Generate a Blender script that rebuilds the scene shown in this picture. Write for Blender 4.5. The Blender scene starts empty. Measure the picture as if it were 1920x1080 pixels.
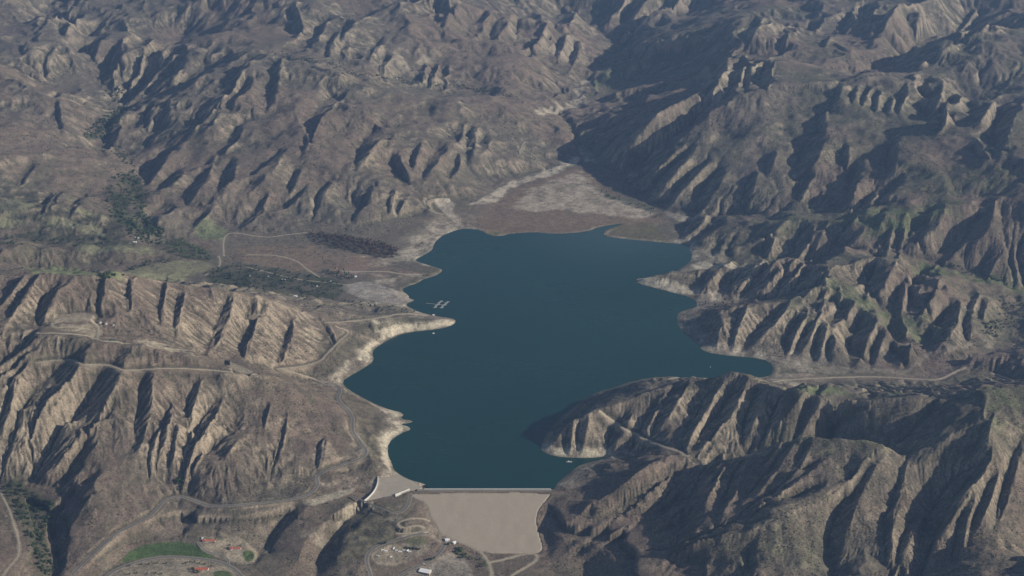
import bpy
RES=1.0; SPK=1.12; HAZE=2.5e-5; SUN_EL=23.5; SUN_AZ=12.; SKY=.06; SUN=5.0; EXPO=.24
import numpy as np, math, random, time
T0=time.time()
def log(*a): print('%.1fs'%(time.time()-T0),*a,flush=True)
# ------------------------------------------------------------------ camera
F=2788.0; PITCH=math.radians(22.3); H=2275.0
cp,sp=math.cos(PITCH),math.sin(PITCH)
def ray(x,y):
    x=np.asarray(x,float); y=np.asarray(y,float)
    a=(x-960.); b=-(y-540.)
    return np.stack([a, F*cp+b*sp, -F*sp+b*cp],-1)
def at(x,y,z=0.0):
    d=ray(x,y); t=(np.asarray(z,float)-H)/d[...,2]
    return np.stack([d[...,0]*t,d[...,1]*t,np.broadcast_to(np.asarray(z,float),t.shape)],-1)
# ------------------------------------------------------------------ log-polar grid
TH=math.radians(27.5)
R0,R1=2500.,16500.
RES=float(globals().get('RES',1.0))
NT=int(1640*RES)//16*16+1; NR=int(1900*RES)//16*16+1
th=np.linspace(-TH,TH,NT); lr=np.linspace(math.log(R0),math.log(R1),NR)
rr=np.exp(lr)
dth=th[1]-th[0]; dlr=lr[1]-lr[0]
X=(rr[:,None]*np.sin(th)[None,:]); Y=(rr[:,None]*np.cos(th)[None,:])
def to_grid(x,y):
    r=np.hypot(x,y); t=np.arctan2(x,y)
    return (np.log(np.maximum(r,1.))-lr[0])/dlr,(t-th[0])/dth
def samp(A,x,y):
    i,j=to_grid(x,y)
    i=np.clip(i,0,NR-1.001); j=np.clip(j,0,NT-1.001)
    i0=i.astype(int); j0=j.astype(int); fi=i-i0; fj=j-j0
    return (A[i0,j0]*(1-fi)*(1-fj)+A[i0+1,j0]*fi*(1-fj)+A[i0,j0+1]*(1-fi)*fj+A[i0+1,j0+1]*fi*fj)
def hit(A,x,y,d=0.0):
    """first point of the ray through a photo pixel that meets surface A+d"""
    x=np.atleast_1d(np.asarray(x,float)); y=np.atleast_1d(np.asarray(y,float)); d=np.broadcast_to(np.asarray(d,float),x.shape)
    D=ray(x,y); hl=np.hypot(D[:,0],D[:,1]); ts=np.exp(np.linspace(math.log(R0*1.02),math.log(R1*.98),900))
    T=ts[None,:]/hl[:,None]
    f=(H+D[:,2:3]*T)-(samp(A,D[:,0:1]*T,D[:,1:2]*T)+d[:,None])
    below=f<0; k=np.where(below.any(1),below.argmax(1),len(ts)-1); k=np.maximum(k,1)
    n=np.arange(len(x)); f0=f[n,k-1]; f1=f[n,k]
    w=np.clip(f0/(f0-f1+1e-9),0,1); t=T[n,k-1]*(1-w)+T[n,k]*w
    return np.stack([D[:,0]*t,D[:,1]*t,H+D[:,2]*t],-1)
def dens(P,step=6.0):
    P=np.asarray(P,float); out=[P[:1]]
    for a,b in zip(P[:-1],P[1:]):
        n=max(1,int(math.hypot(*(b-a)[:2])/step)); s=np.linspace(0,1,n+1)[1:,None]
        out.append(a+(b-a)*s)
    return np.concatenate(out)
def smooth_line(P,k=2):
    """Chaikin"""
    P=np.asarray(P,float)
    for _ in range(k):
        Q=[P[0]]
        for a,b in zip(P[:-1],P[1:]): Q+= [a*.75+b*.25,a*.25+b*.75]
        Q.append(P[-1]); P=np.array(Q)
    return P
# ------------------------------------------------------------------ what the land looks like: shoreline, ridge and valley lines
SHORE=[(815,918),(797,907),(772,901),(752,892),(738,880),(735,868),(727,853),(728,830),(750,813),(773,805),(763,798),(750,796),(775,792),(773,788),(750,785),(760,775),(730,768),(710,760),(683,747),(653,730),(640,716),(660,703),(683,690),(702,677),(698,660),(707,650),(737,632),(763,623),(827,617),(853,608),(855,598),(827,594),(807,590),(790,586),(775,580),(760,572),(768,567),(780,563),(766,559),(768,555),(752,543),(767,536),(783,531),(793,524),(814,518),(824,513),(831,506),(824,503),(813,500),(787,492),(777,488),(797,477),(812,468),(813,457),(827,443),(853,432),(873,428),(903,432),(917,442),(940,443),(957,438),(1000,435),(1040,439),(1100,435),(1123,425),(1173,418),(1133,432),(1130,442),(1160,447),(1223,453),(1257,456),(1280,458),(1290,463),(1298,477),(1293,492),(1262,512),(1225,520),(1197,522),(1192,524),(1193,531),(1240,543),(1290,556),(1307,565),(1305,577),(1280,582),(1268,590),(1272,615),(1300,640),(1315,648),(1312,655),(1340,665),(1430,672),(1450,685),(1447,700),(1440,706),(1400,710),(1300,708),(1240,705),(1190,713),(1150,727),(1120,735),(1095,748),(1060,774),(1035,798),(1016,824),(1013,838),(1018,848),(1040,856),(1073,859),(1110,859),(1133,856),(1130,862),(1090,870),(1075,880),(1060,893),(1045,905),(1037,922)]
PRIM=[
# --- lower left: strike ridge, its valley, the near massif
[(-160,505,330),(0,512,345),(90,516,350),(170,522,350),(240,524,310),(300,527,285),(370,535,260),(430,549,240),(500,556,205),(570,577,145),(640,585,80),(700,590,55),(760,593,34),(810,597,20),(848,601,14)],
[(213,600,262),(260,618,235),(300,637,205),(383,667,160),(467,683,105),(533,700,60),(590,712,22),(640,716,2)],
[(-180,640,300),(0,622,290),(60,618,285),(120,592,275),(160,590,268),(213,600,262)],
[(60,624,292),(180,640,285),(250,645,280),(330,660,255),(400,680,225),(480,702,180),(530,718,150),(590,745,110),(620,765,90),(655,795,70),(690,835,55),(700,860,48),(712,884,30)],
[(0,512,345),(-20,560,320),(0,622,290)],
[(-250,930,60),(-60,915,20),(20,920,5),(70,945,-10),(90,990,-30),(105,1040,-45),(95,1095,-55)],
[(-200,860,140),(-80,880,60),(10,905,15)],
[(60,905,15),(150,900,60),(180,905,75),(170,930,40),(110,960,0)],
[(112,1075,-38),(160,1045,-20),(210,1003,0),(270,965,12),(303,940,16),(335,930,18),(372,942,20),(400,948,21),(470,945,23),(560,935,26),(590,912,32),(600,888,38),(650,868,44),(688,850,50),(676,820,55),(655,790,58),(645,765,60),(628,742,62),(612,728,60)],
[(180,1090,-55),(230,1052,-52),(300,1048,-52),(400,1050,-52),(470,1055,-54),(500,1090,-60)],
[(230,1020,-44),(300,1012,-43),(370,1008,-41),(440,1020,-44),(478,1040,-48)],
[(-200,985,80),(-60,965,50),(20,950,25),(60,1000,10),(40,1060,0),(0,1095,10),(-150,1095,40)],
# spillway ravine
[(683,948,-12),(655,975,-32),(625,1010,-48),(600,1035,-58),(590,1095,-75)],
[(505,1040,-60),(520,1000,-45),(540,965,-10)],
[(640,1040,-30),(690,960,-8),(730,965,-5),(770,985,-5),(745,1000,-20),(700,1030,-38),(800,1030,-45),(820,1060,-58),(800,1095,-62),(700,1095,-60)],
[(760,935,5),(745,950,2),(700,948,-4)],
[(668,940,14),(640,960,2),(605,985,-10),(572,1010,-24),(560,1050,-40)],
[(702,953,-4),(672,985,-14),(645,1012,-24),(632,1050,-36)],
[(860,1040,-60),(920,1045,-61),(1010,1045,-61),(1035,1050,-60),(1045,1100,-68)],
[(640,870,35),(700,900,18),(708,896,16),(755,894,14),(790,912,14),(815,918,14)],
[(708,896,16),(690,938,10)],
[(1035,920,14),(1020,950,-8),(1010,975,-30),(1012,1000,-45),(1030,1045,-62)],
# --- lower right: ridge behind, valley, near ridge
[(1018,846,2),(1040,825,26),(1057,799,58),(1090,783,82),(1120,771,98),(1165,762,104),(1215,738,128),(1270,717,152),(1330,706,188),(1400,707,210),(1480,730,235),(1560,742,250),(1640,746,262),(1700,749,270),(1780,746,290),(1830,725,325),(1920,722,330),(2080,720,330)],
[(1135,857,1),(1180,850,22),(1232,839,62)],
[(1232,839,66),(1262,847,98),(1292,858,98),(1305,864,84)],
[(1262,847,98),(1215,864,112),(1180,887,98),(1120,928,58),(1078,962,28),(1052,988,-8)],
[(1080,1042,-55),(1130,1012,-14),(1220,948,36),(1280,893,70),(1304,867,86),(1370,858,92),(1440,852,96),(1520,856,98),(1600,866,108),(1690,880,135)],
[(1783,746,300),(1802,765,305),(1792,785,290),(1748,815,252),(1716,845,216),(1699,862,205)],
[(1752,768,245),(1725,797,212),(1690,832,172)],
[(1590,772,170),(1570,803,130),(1545,838,104)],
[(1312,866,98),(1340,857,128),(1370,850,150),(1440,817,216),(1513,815,236),(1600,823,240),(1653,837,230),(1697,863,203),(1747,837,240),(1793,807,280),(1845,777,312),(1850,745,328),(1830,725,325)],
[(1112,1095,-72),(1085,1048,-62),(1200,1037,0),(1280,1022,58),(1345,1003,84),(1420,948,120),(1490,905,160),(1530,872,195)],
[(1290,1008,85),(1340,1001,95),(1400,998,112),(1440,978,125),(1530,950,150),(1575,920,172),(1610,880,200),(1653,837,230)],
[(1200,1060,10),(1290,1040,40),(1345,1045,60),(1400,1050,72),(1400,1095,55),(1200,1095,-10)],
[(1562,1095,35),(1566,1030,72),(1582,962,120),(1612,905,165),(1645,872,205)],
[(1720,1095,60),(1745,1040,90),(1760,980,130),(1790,920,180),(1830,870,235)],
[(1845,777,312),(1870,830,290),(1840,880,250),(1790,965,190),(1750,1030,120),(1730,1095,90)],
[(1850,745,328),(1930,760,315),(2080,800,280)],
[(1990,1095,110),(1940,1040,110),(1950,960,170),(1980,900,205)],
[(1950,1010,215),(1985,1050,235),(2010,1110,230),(2100,1110,200)],
[(2050,900,220),(2080,980,190)],
# --- right side wash and the middle ridges
[(1448,697,1),(1520,700,2),(1600,706,4),(1720,706,8),(1800,685,12),(1870,655,18),(1905,620,25),(1895,580,35),(1925,560,42),(2080,545,70)],
[(1440,712,4),(1520,716,10),(1620,722,22),(1720,724,30),(1790,712,28),(1830,690,18)],
[(1820,668,45),(1870,664,62),(1920,655,90),(2080,640,140)],
[(1820,700,20),(1870,700,30),(1920,705,60)],
[(1048,802,26),(1085,772,30),(1125,748,34),(1165,735,46),(1235,714,66)],
[(1193,526,8),(1240,518,22),(1300,505,50),(1340,498,70),(1427,490,110),(1467,484,132),(1493,481,150),(1530,488,160),(1557,495,165),(1600,487,165),(1630,477,175),(1665,482,170),(1697,493,165),(1763,520,140),(1790,550,110),(1830,590,75),(1850,620,40)],
[(1340,562,4),(1400,563,15),(1450,558,38),(1500,547,72),(1548,530,118)],
[(1352,584,62),(1350,610,54),(1345,640,30),(1340,656,6)],
[(1346,583,60),(1380,577,72),(1413,573,85),(1470,560,112),(1513,542,128),(1553,530,145),(1557,495,165)],
[(1470,560,112),(1520,593,100),(1580,643,58),(1592,682,6)],
[(1553,530,145),(1630,575,115),(1687,640,50),(1695,690,8)],
[(1312,655,1),(1340,662,2),(1430,675,3),(1530,690,5),(1592,686,6)],
[(1565,560,105),(1590,610,60),(1610,672,6),(1640,690,6),(1695,692,8)],
[(1620,500,140),(1640,550,100),(1665,585,70),(1700,640,30),(1735,695,10)],
[(1697,493,165),(1720,540,120),(1745,590,80),(1757,625,50),(1755,650,15)],
[(1300,479,1),(1350,481,14),(1423,483,30),(1500,480,50),(1590,476,75),(1680,476,102),(1750,490,95),(1850,523,70),(1920,545,50)],
[(1290,445,2),(1300,416,42),(1360,412,75),(1423,414,105),(1500,410,140),(1600,405,185),(1700,395,230),(1780,388,258),(1880,365,298),(1960,350,330),(2080,330,400)],
[(1700,395,230),(1710,440,150),(1730,480,100)],
[(1880,365,298),(1878,430,205),(1900,490,125),(1925,530,65)],
[(1240,396,8),(1290,410,16),(1340,407,34),(1400,402,66),(1500,400,110),(1600,391,160),(1680,380,205),(1760,368,250),(1860,345,300),(1960,325,340)],
# --- big hill right of the valley head
[(1115,325,14),(1160,295,76),(1200,255,172),(1240,216,254),(1285,182,318),(1320,158,346),(1375,130,360),(1440,123,365)],
[(1130,335,12),(1165,322,28),(1205,300,66),(1250,272,132),(1290,243,182),(1322,222,228),(1345,196,285)],
[(1170,346,14),(1205,330,75),(1235,300,135),(1262,275,182),(1283,258,212),(1307,240,246),(1330,220,284),(1353,200,322),(1390,178,366),(1467,157,400),(1513,153,405),(1580,155,400),(1673,148,395),(1707,152,395),(1800,178,385),(1920,195,395),(2080,215,400)],
[(1707,152,395),(1760,210,375),(1830,260,370),(1920,300,370),(2080,350,400)],
[(1180,360,12),(1215,385,10),(1240,396,8)],
# river valley up from the lake
[(1085,430,1),(1100,400,3),(1110,350,8),(1105,310,12),(1085,275,20),(1070,240,32),(1040,213,42),(1100,190,52),(1125,160,62),(1105,132,74),(1140,105,84),(1160,85,92),(1200,65,110),(1260,45,140)],
[(900,430,1),(930,380,3),(980,345,6),(1040,325,9),(1085,300,12)],
[(1160,420,1),(1190,405,3),(1230,400,6)],
[(1140,375,6),(1120,340,9)],
# mountains behind it
[(1345,48,365),(1290,70,288),(1240,86,215),(1190,97,145),(1150,110,95)],[(1325,85,285),(1290,101,205),(1235,112,140),(1180,127,95),(1145,137,75)],[(1375,62,345),(1335,100,275),(1290,120,212),(1230,137,142),(1190,151,105),(1158,162,72)],[(1400,105,320),(1340,125,275),(1300,145,200),(1240,165,115),(1190,175,82),(1140,168,62)],[(1345,48,365),(1410,42,385),(1480,57,365),(1540,85,345),(1600,110,330)],
[(1440,123,365),(1520,135,325),(1560,150,300),(1590,155,270),(1640,135,265),(1680,118,262),(1717,102,258),(1760,88,270),(1800,60,300),(1830,30,330)],
[(1707,152,395),(1760,110,385),(1800,85,430),(1850,60,455),(1910,43,480),(2080,20,500)],
# --- centre-left mountain
[(1085,292,18),(1060,268,52),(1000,240,105),(930,215,170),(840,190,245),(740,168,300),(680,158,330),(600,140,365),(533,110,395),(467,97,400),(420,96,375),(367,97,335),(350,120,300),(320,160,245),(280,200,190),(240,240,118)],
[(467,97,400),(455,130,360),(430,175,305),(400,215,255),(395,250,215),(420,240,215)],
[(533,110,395),(540,160,335),(560,230,255),(600,290,190),(640,335,130)],
[(250,350,66),(320,340,90),(390,310,120),(470,270,170),(530,250,215)],
[(600,140,365),(650,190,290),(700,235,235),(760,255,200),(850,270,150),(940,285,100),(1010,300,55),(1040,310,35)],
[(640,335,130),(700,320,125),(735,258,195)],
[(530,285,190),(600,330,135),(700,365,90),(790,385,40),(840,410,10)],
[(530,285,190),(470,330,145),(400,370,110),(340,400,70)],
[(400,420,38),(470,437,24),(560,440,17),(640,430,22),(720,418,22),(800,398,16),(860,375,18),(900,372,12),(950,340,12),(1020,318,14),(1085,296,14)],
[(575,445,12),(650,455,9),(740,470,5),(790,470,1)],
[(640,540,4),(560,520,12),(480,500,20),(400,480,30)],
[(760,560,2),(700,570,9),(640,555,8)],
[(700,500,4),(600,495,12),(480,475,22)],
# --- meadows and campground flats behind the strike ridge
[(640,568,14),(560,552,18),(480,540,22),(400,528,28),(300,512,35),(200,504,44),(100,497,55),(0,488,75),(-160,480,100)],
[(400,470,30),(300,485,38),(200,498,46)],
# --- west valley
[(400,470,30),(350,455,38),(300,438,46),(265,400,55),(248,350,66),(265,320,74),(235,285,88),(200,265,98),(165,245,110),(190,222,122),(225,195,138),(235,180,148)],
[(235,180,148),(195,160,175),(180,120,205),(160,80,235),(125,35,280),(100,-5,320)],
[(235,180,148),(262,145,180),(290,100,220),(320,65,265),(345,45,300)],
[(205,172,165),(215,130,225),(230,90,275),(250,50,330),(200,20,360),(160,0,380)],
[(270,170,180),(320,110,265),(367,97,335)],
[(225,192,140),(170,190,155),(100,180,180),(0,168,225),(-150,160,280)],
[(-150,130,360),(0,152,310),(30,160,300),(60,178,270),(110,200,210),(150,225,155),(175,238,118)],
[(0,30,370),(80,50,330),(130,100,270),(180,150,190)],
[(165,245,110),(120,250,170),(60,238,250),(-20,235,290),(-150,230,330)],
[(250,310,80),(180,300,140),(100,290,190),(0,300,220),(-150,300,260)],
[(245,345,70),(200,345,95),(100,360,110),(0,370,130),(-150,380,160)],
[(300,438,46),(200,400,90),(120,385,130),(50,395,120),(-150,400,170)],
[(380,440,38),(250,450,55),(150,440,75),(0,440,95),(-150,440,120)],
[(0,470,110),(100,462,95),(200,470,70),(300,478,45)],
# --- shallow valley and mountain behind the centre-left one
[(500,88,365),(560,110,330),(640,132,285),(720,145,245),(797,153,205),(870,165,165),(940,170,122),(985,195,75),(1030,213,45)],
[(345,45,300),(420,60,345),(500,82,365)],
[(480,-10,480),(530,5,470),(600,20,440),(680,45,400),(760,60,365),(870,78,290),(960,98,205),(1040,117,130),(1085,127,88)],
[(430,-10,450),(530,25,420),(575,72,365),(640,103,318),(700,110,285),(800,132,225),(880,148,180),(940,160,130)],
[(720,-5,480),(800,22,400),(870,50,320),(900,64,295),(980,88,205)],
[(800,-20,520),(870,0,460),(940,12,410),(1010,24,355),(1050,30,325),(1095,57,215),(1145,92,105)],
[(1160,75,110),(1120,40,180),(1080,10,250),(1040,-10,310)],
[(1160,75,110),(1200,45,190),(1250,15,270),(1300,-20,340)],
[(1260,45,150),(1300,28,210),(1400,15,290),(1500,8,350)],
[(1480,57,365),(1560,50,385),(1640,40,430),(1700,10,460),(1760,-20,500)],
[(-150,-40,520),(100,-60,520),(350,-70,560),(700,-80,600),(1100,-80,480),(1500,-80,520),(2080,-60,600)],
[(160,0,380),(250,-20,420),(350,-30,460)],
]
PRIM=[[(x,y,120+(z-120)*.8 if (x<1100 and y<320 and z>120) else z) for x,y,z in L] for L in PRIM]
# ------------------------------------------------------------------ spurs: (width of the shaded side in photo pixels, crest line from top to foot)
SP=[
(14,[(1105,782),(1098,810),(1092,840)]),(10,[(1075,805),(1070,830),(1068,850)]),(30,[(1556,500),(1540,525),(1510,540)]),(24,[(1545,500),(1520,515),(1500,530)]),
(14,[(1240,865),(1190,900),(1130,945),(1085,985)]),(16,[(1370,855),(1330,895),(1260,950),(1180,1010)]),
# face of the strike ridge
(9,[(313,530),(309,570),(305,604)]),(10,[(345,560),(339,590),(335,624)]),
(16,[(440,556),(432,590),(415,630),(398,655)]),(18,[(484,563),(482,590),(470,630),(459,672)]),(16,[(503,572),(498,605),(480,640),(460,676)]),(11,[(552,600),(545,640),(528,680)]),(8,[(610,600),(640,640),(600,680)]),
(10,[(70,522),(50,560),(20,590),(0,620)]),(18,[(116,545),(100,570),(85,590),(75,612)]),(10,[(40,520),(20,545),(0,565)]),(9,[(200,535),(195,560),(190,585)]),(8,[(250,540),(248,575)]),
# face of the near massif
(16,[(66,625),(50,655),(20,685),(-20,720)]),(14,[(60,665),(35,700),(5,725),(-20,740)]),(12,[(40,700),(20,760),(0,800)]),
(26,[(176,645),(155,680),(120,715),(85,745),(60,790),(20,850)]),(32,[(245,655),(235,690),(215,720),(180,775),(140,820),(80,890)]),(14,[(60,640),(30,655),(-20,690)]),(12,[(125,725),(100,760),(70,800)]),(14,[(210,770),(180,820),(150,870),(110,925)]),
(22,[(287,700),(285,750),(272,800),(265,830)]),(8,[(320,760),(318,800),(300,850)]),(12,[(375,715),(362,750),(360,790)]),(18,[(415,755),(395,790),(370,830),(350,880)]),(26,[(452,822),(430,850),(400,880),(365,915)]),(14,[(400,800),(380,840),(352,890)]),(8,[(335,810),(328,845),(318,880)]),(8,[(297,815),(285,850),(282,885)]),
(30,[(178,900),(165,930),(130,985),(125,1050)]),(10,[(385,945),(372,965),(350,1000)]),(7,[(540,780),(535,820),(520,860)]),(6,[(505,770),(498,800)]),(9,[(610,830),(605,860),(600,880)]),
(8,[(140,700),(110,750),(60,770)]),(9,[(120,800),(100,850),(75,880)]),(9,[(35,780),(20,830),(5,870)]),
(14,[(575,950),(535,990),(520,1015),(490,1050)]),
# lower right back ridge face
(16,[(1180,790),(1160,815),(1150,845)]),(18,[(1290,720),(1270,760),(1240,800)]),(16,[(1350,725),(1325,770),(1290,830)]),(20,[(1400,712),(1380,760),(1345,800),(1310,850)]),(18,[(1440,720),(1425,755),(1410,790),(1400,815)]),(24,[(1508,735),(1490,755),(1460,790)]),(14,[(1545,740),(1525,770),(1505,810)]),(10,[(1240,760),(1215,800),(1190,840)]),(9,[(1370,760),(1350,810),(1330,845)]),(8,[(1460,750),(1450,790),(1440,810)]),
(10,[(1640,750),(1615,770)]),
# lower right near ridge face
(26,[(1370,852),(1350,880),(1320,930),(1290,990)]),(18,[(1300,868),(1260,910),(1200,960),(1120,1020)]),(18,[(1345,870),(1300,930),(1240,970),(1160,1020)]),(12,[(1270,870),(1220,910),(1150,960),(1080,1020)]),(14,[(1410,840),(1390,880),(1370,930),(1350,980)]),(12,[(1490,825),(1470,860),(1440,900),(1400,930)]),(9,[(1520,830),(1510,865),(1480,900)]),(12,[(1540,870),(1500,900),(1450,940),(1400,965)]),(16,[(1340,905),(1300,960),(1240,1010)]),(7,[(1460,830),(1440,870),(1420,900)]),
(30,[(1648,870),(1620,915),(1605,960),(1580,1020),(1570,1080)]),(14,[(1540,920),(1500,945),(1440,965)]),(10,[(1700,880),(1690,920),(1672,960)]),(14,[(1860,790),(1845,840),(1820,875)]),(30,[(1840,880),(1800,920),(1775,960),(1740,1030)]),(18,[(1830,930),(1815,980),(1800,1050)]),(16,[(1880,870),(1860,930),(1830,990)]),(16,[(1920,830),(1900,900),(1880,960)]),(14,[(1690,940),(1672,985),(1670,1040)]),(14,[(1730,965),(1710,1010),(1690,1060)]),(14,[(1420,1020),(1418,1050),(1410,1080)]),
# middle right ridges
(14,[(1350,500),(1335,520),(1315,545)]),(14,[(1395,497),(1380,520),(1355,550)]),(18,[(1425,492),(1410,515),(1375,545)]),(20,[(1490,483),(1465,505),(1440,530),(1405,555)]),(12,[(1452,495),(1435,515)]),(14,[(1500,495),(1485,520),(1470,540)]),
(10,[(1398,582),(1385,615),(1375,645)]),(14,[(1478,565),(1465,595),(1440,620),(1400,655)]),(14,[(1512,590),(1495,620),(1480,655)]),(12,[(1530,610),(1515,640),(1495,660)]),(14,[(1550,620),(1540,650),(1535,670)]),(10,[(1565,640),(1560,665)]),(12,[(1555,540),(1545,560),(1530,580)]),(16,[(1577,545),(1572,570),(1540,592)]),(18,[(1600,565),(1590,590),(1570,612)]),(30,[(1648,590),(1635,625),(1612,675)]),(34,[(1690,600),(1715,645),(1690,680)]),(12,[(1660,625),(1650,650),(1640,680)]),
(30,[(1680,488),(1665,520),(1640,548)]),(16,[(1650,480),(1640,505),(1620,525)]),(16,[(1700,535),(1695,560),(1685,580)]),(36,[(1763,522),(1745,555),(1725,580)]),(14,[(1778,548),(1760,570),(1738,580)]),(34,[(1800,575),(1795,615),(1760,650)]),(14,[(1822,600),(1820,625)]),(12,[(1835,555),(1825,580)]),(12,[(1850,570),(1845,590)]),
(14,[(1320,412),(1300,430),(1285,445)]),(14,[(1355,415),(1335,440),(1310,455)]),(16,[(1480,405),(1455,430),(1420,445)]),(14,[(1450,452),(1440,480)]),(20,[(1525,430),(1515,455),(1495,475)]),(14,[(1540,440),(1530,460)]),(26,[(1620,432),(1600,460),(1570,475)]),(10,[(1672,445),(1665,470)]),(12,[(1695,440),(1690,470)]),(28,[(1770,393),(1755,430),(1715,465)]),(28,[(1865,378),(1860,420),(1820,455)]),(14,[(1600,410),(1590,425)]),(12,[(1660,405),(1650,420)]),(18,[(1865,490),(1855,515)]),(20,[(1810,450),(1790,475),(1760,490)]),
(9,[(1350,465),(1345,480)]),(9,[(1375,463),(1372,482)]),
# big hill right of the valley head
(8,[(1330,370),(1320,395)]),(20,[(1360,335),(1340,360),(1320,390)]),(14,[(1420,335),(1410,365),(1405,390)]),(16,[(1515,340),(1505,365)]),(16,[(1615,310),(1608,345),(1598,375)]),(12,[(1640,370),(1625,388)]),(30,[(1545,270),(1530,300),(1508,320)]),(12,[(1455,292),(1445,320)]),(12,[(1593,278),(1590,300)]),(12,[(1690,345),(1660,375)]),(18,[(1685,270),(1680,300),(1678,320)]),(16,[(1548,215),(1548,240)]),(10,[(1580,165),(1565,198)]),(8,[(1608,170),(1602,188)]),(8,[(1630,170),(1622,190)]),(10,[(1650,180),(1645,200)]),(10,[(1675,190),(1668,205)]),(10,[(1700,175),(1690,200)]),
(12,[(1350,185),(1330,215),(1300,240)]),(14,[(1365,125),(1350,150),(1330,185)]),(14,[(1398,128),(1385,155),(1370,185)]),(8,[(1410,130),(1403,160)]),(16,[(1450,135),(1440,160)]),
(14,[(1270,285),(1230,320),(1200,350)]),(16,[(1300,290),(1270,330),(1225,365)]),(12,[(1320,320),(1290,350),(1260,380)]),
(50,[(1770,165),(1780,210),(1765,240)]),(20,[(1800,185),(1790,215),(1775,240)]),(40,[(1862,190),(1850,215),(1835,225)]),(30,[(1915,195),(1900,230),(1880,280)]),(12,[(1835,270),(1850,290)]),
# centre-left mountain
(18,[(464,98),(425,108),(396,120),(380,142),(350,166),(308,184)]),(14,[(470,112),(450,145),(420,180),(392,215),(360,249)]),(9,[(412,215),(395,235),(380,248)]),(10,[(475,160),(455,180),(440,200)]),(11,[(528,112),(523,150),(508,192)]),(14,[(655,170),(618,200),(596,232),(574,278)]),(10,[(625,215),(605,240),(590,265)]),(12,[(460,235),(440,265),(418,295)]),(16,[(320,290),(300,315),(285,335)]),(14,[(340,330),(320,350),(300,358)]),(16,[(530,288),(515,315),(475,350)]),(12,[(400,305),(385,340),(365,360)]),(14,[(400,330),(380,350),(360,370)]),(12,[(440,310),(430,340),(420,360)]),(10,[(560,325),(550,350)]),
(22,[(737,255),(705,275),(682,310)]),(14,[(843,285),(825,305),(805,333)]),(10,[(865,298),(862,320),(850,335)]),(10,[(790,285),(780,310)]),(16,[(750,300),(765,330)]),(14,[(895,248),(890,270),(885,295)]),(14,[(920,265),(905,285),(885,300)]),(8,[(880,250),(865,265)]),(8,[(870,240),(860,255)]),
(16,[(318,395),(295,420),(278,440)]),(14,[(248,205),(225,238),(203,278)]),(10,[(330,215),(300,240),(275,265)]),(18,[(290,130),(270,155),(240,180)]),(10,[(335,80),(320,95),(300,120),(268,150)]),(10,[(345,110),(325,145),(300,160)]),(10,[(255,190),(235,215),(200,240)]),(8,[(290,200),(280,225)]),(8,[(320,200),(315,225)]),
(26,[(285,75),(275,100),(240,140)]),(12,[(230,100),(210,125),(195,135)]),(26,[(200,65),(185,90),(175,105)]),(22,[(150,25),(140,45),(128,65)]),(26,[(130,10),(115,25),(108,40)]),(6,[(85,55),(70,80),(50,100)]),(8,[(105,110),(90,125)]),(8,[(62,318),(45,340)]),(8,[(112,200),(115,235)]),(8,[(160,375),(140,400)]),(8,[(115,370),(100,390)]),(8,[(100,372),(88,392)]),
(12,[(500,372),(490,395),(455,425)]),(10,[(570,360),(545,385),(500,400)]),(10,[(700,362),(685,390),(670,410)]),(9,[(740,372),(735,395)]),(9,[(760,380),(752,398)]),(10,[(400,380),(385,400),(368,425)]),(10,[(620,345),(600,380)]),
# beyond
(20,[(560,25),(570,45),(560,65)]),(10,[(610,45),(600,75),(590,90)]),(8,[(632,72),(620,98)]),(9,[(600,70),(580,90)]),(12,[(690,30),(665,45),(650,70)]),(12,[(655,95),(648,108)]),(9,[(720,80),(700,105)]),(8,[(730,110),(722,130)]),(8,[(800,120),(795,140)]),(8,[(820,125),(812,145)]),(8,[(840,130),(835,150)]),
(32,[(860,10),(850,25),(835,42)]),(14,[(915,25),(900,50),(885,62)]),(40,[(1025,30),(1010,60),(985,80)]),(14,[(950,40),(930,60)]),(12,[(1030,75),(1010,95),(1000,110)]),(10,[(1060,65),(1050,95)]),(10,[(1085,85),(1075,115)]),
(22,[(1080,10),(1070,30),(1055,40)]),(22,[(1170,0),(1150,20),(1135,40)]),(20,[(1225,0),(1200,20),(1180,45)]),
(14,[(1430,60),(1410,80)]),(12,[(1480,70),(1470,95)]),(16,[(1500,45),(1490,60)]),(16,[(1540,30),(1530,45)]),(20,[(1640,5),(1630,20)]),(16,[(1680,30),(1660,50)]),(24,[(1730,40),(1720,60)]),(12,[(1600,20),(1590,40)]),(26,[(1850,60),(1840,80),(1820,95)]),(30,[(1800,85),(1760,100),(1720,120)]),(24,[(1910,45),(1870,60),(1800,75)]),(10,[(1560,60),(1550,80)]),
]
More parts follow.
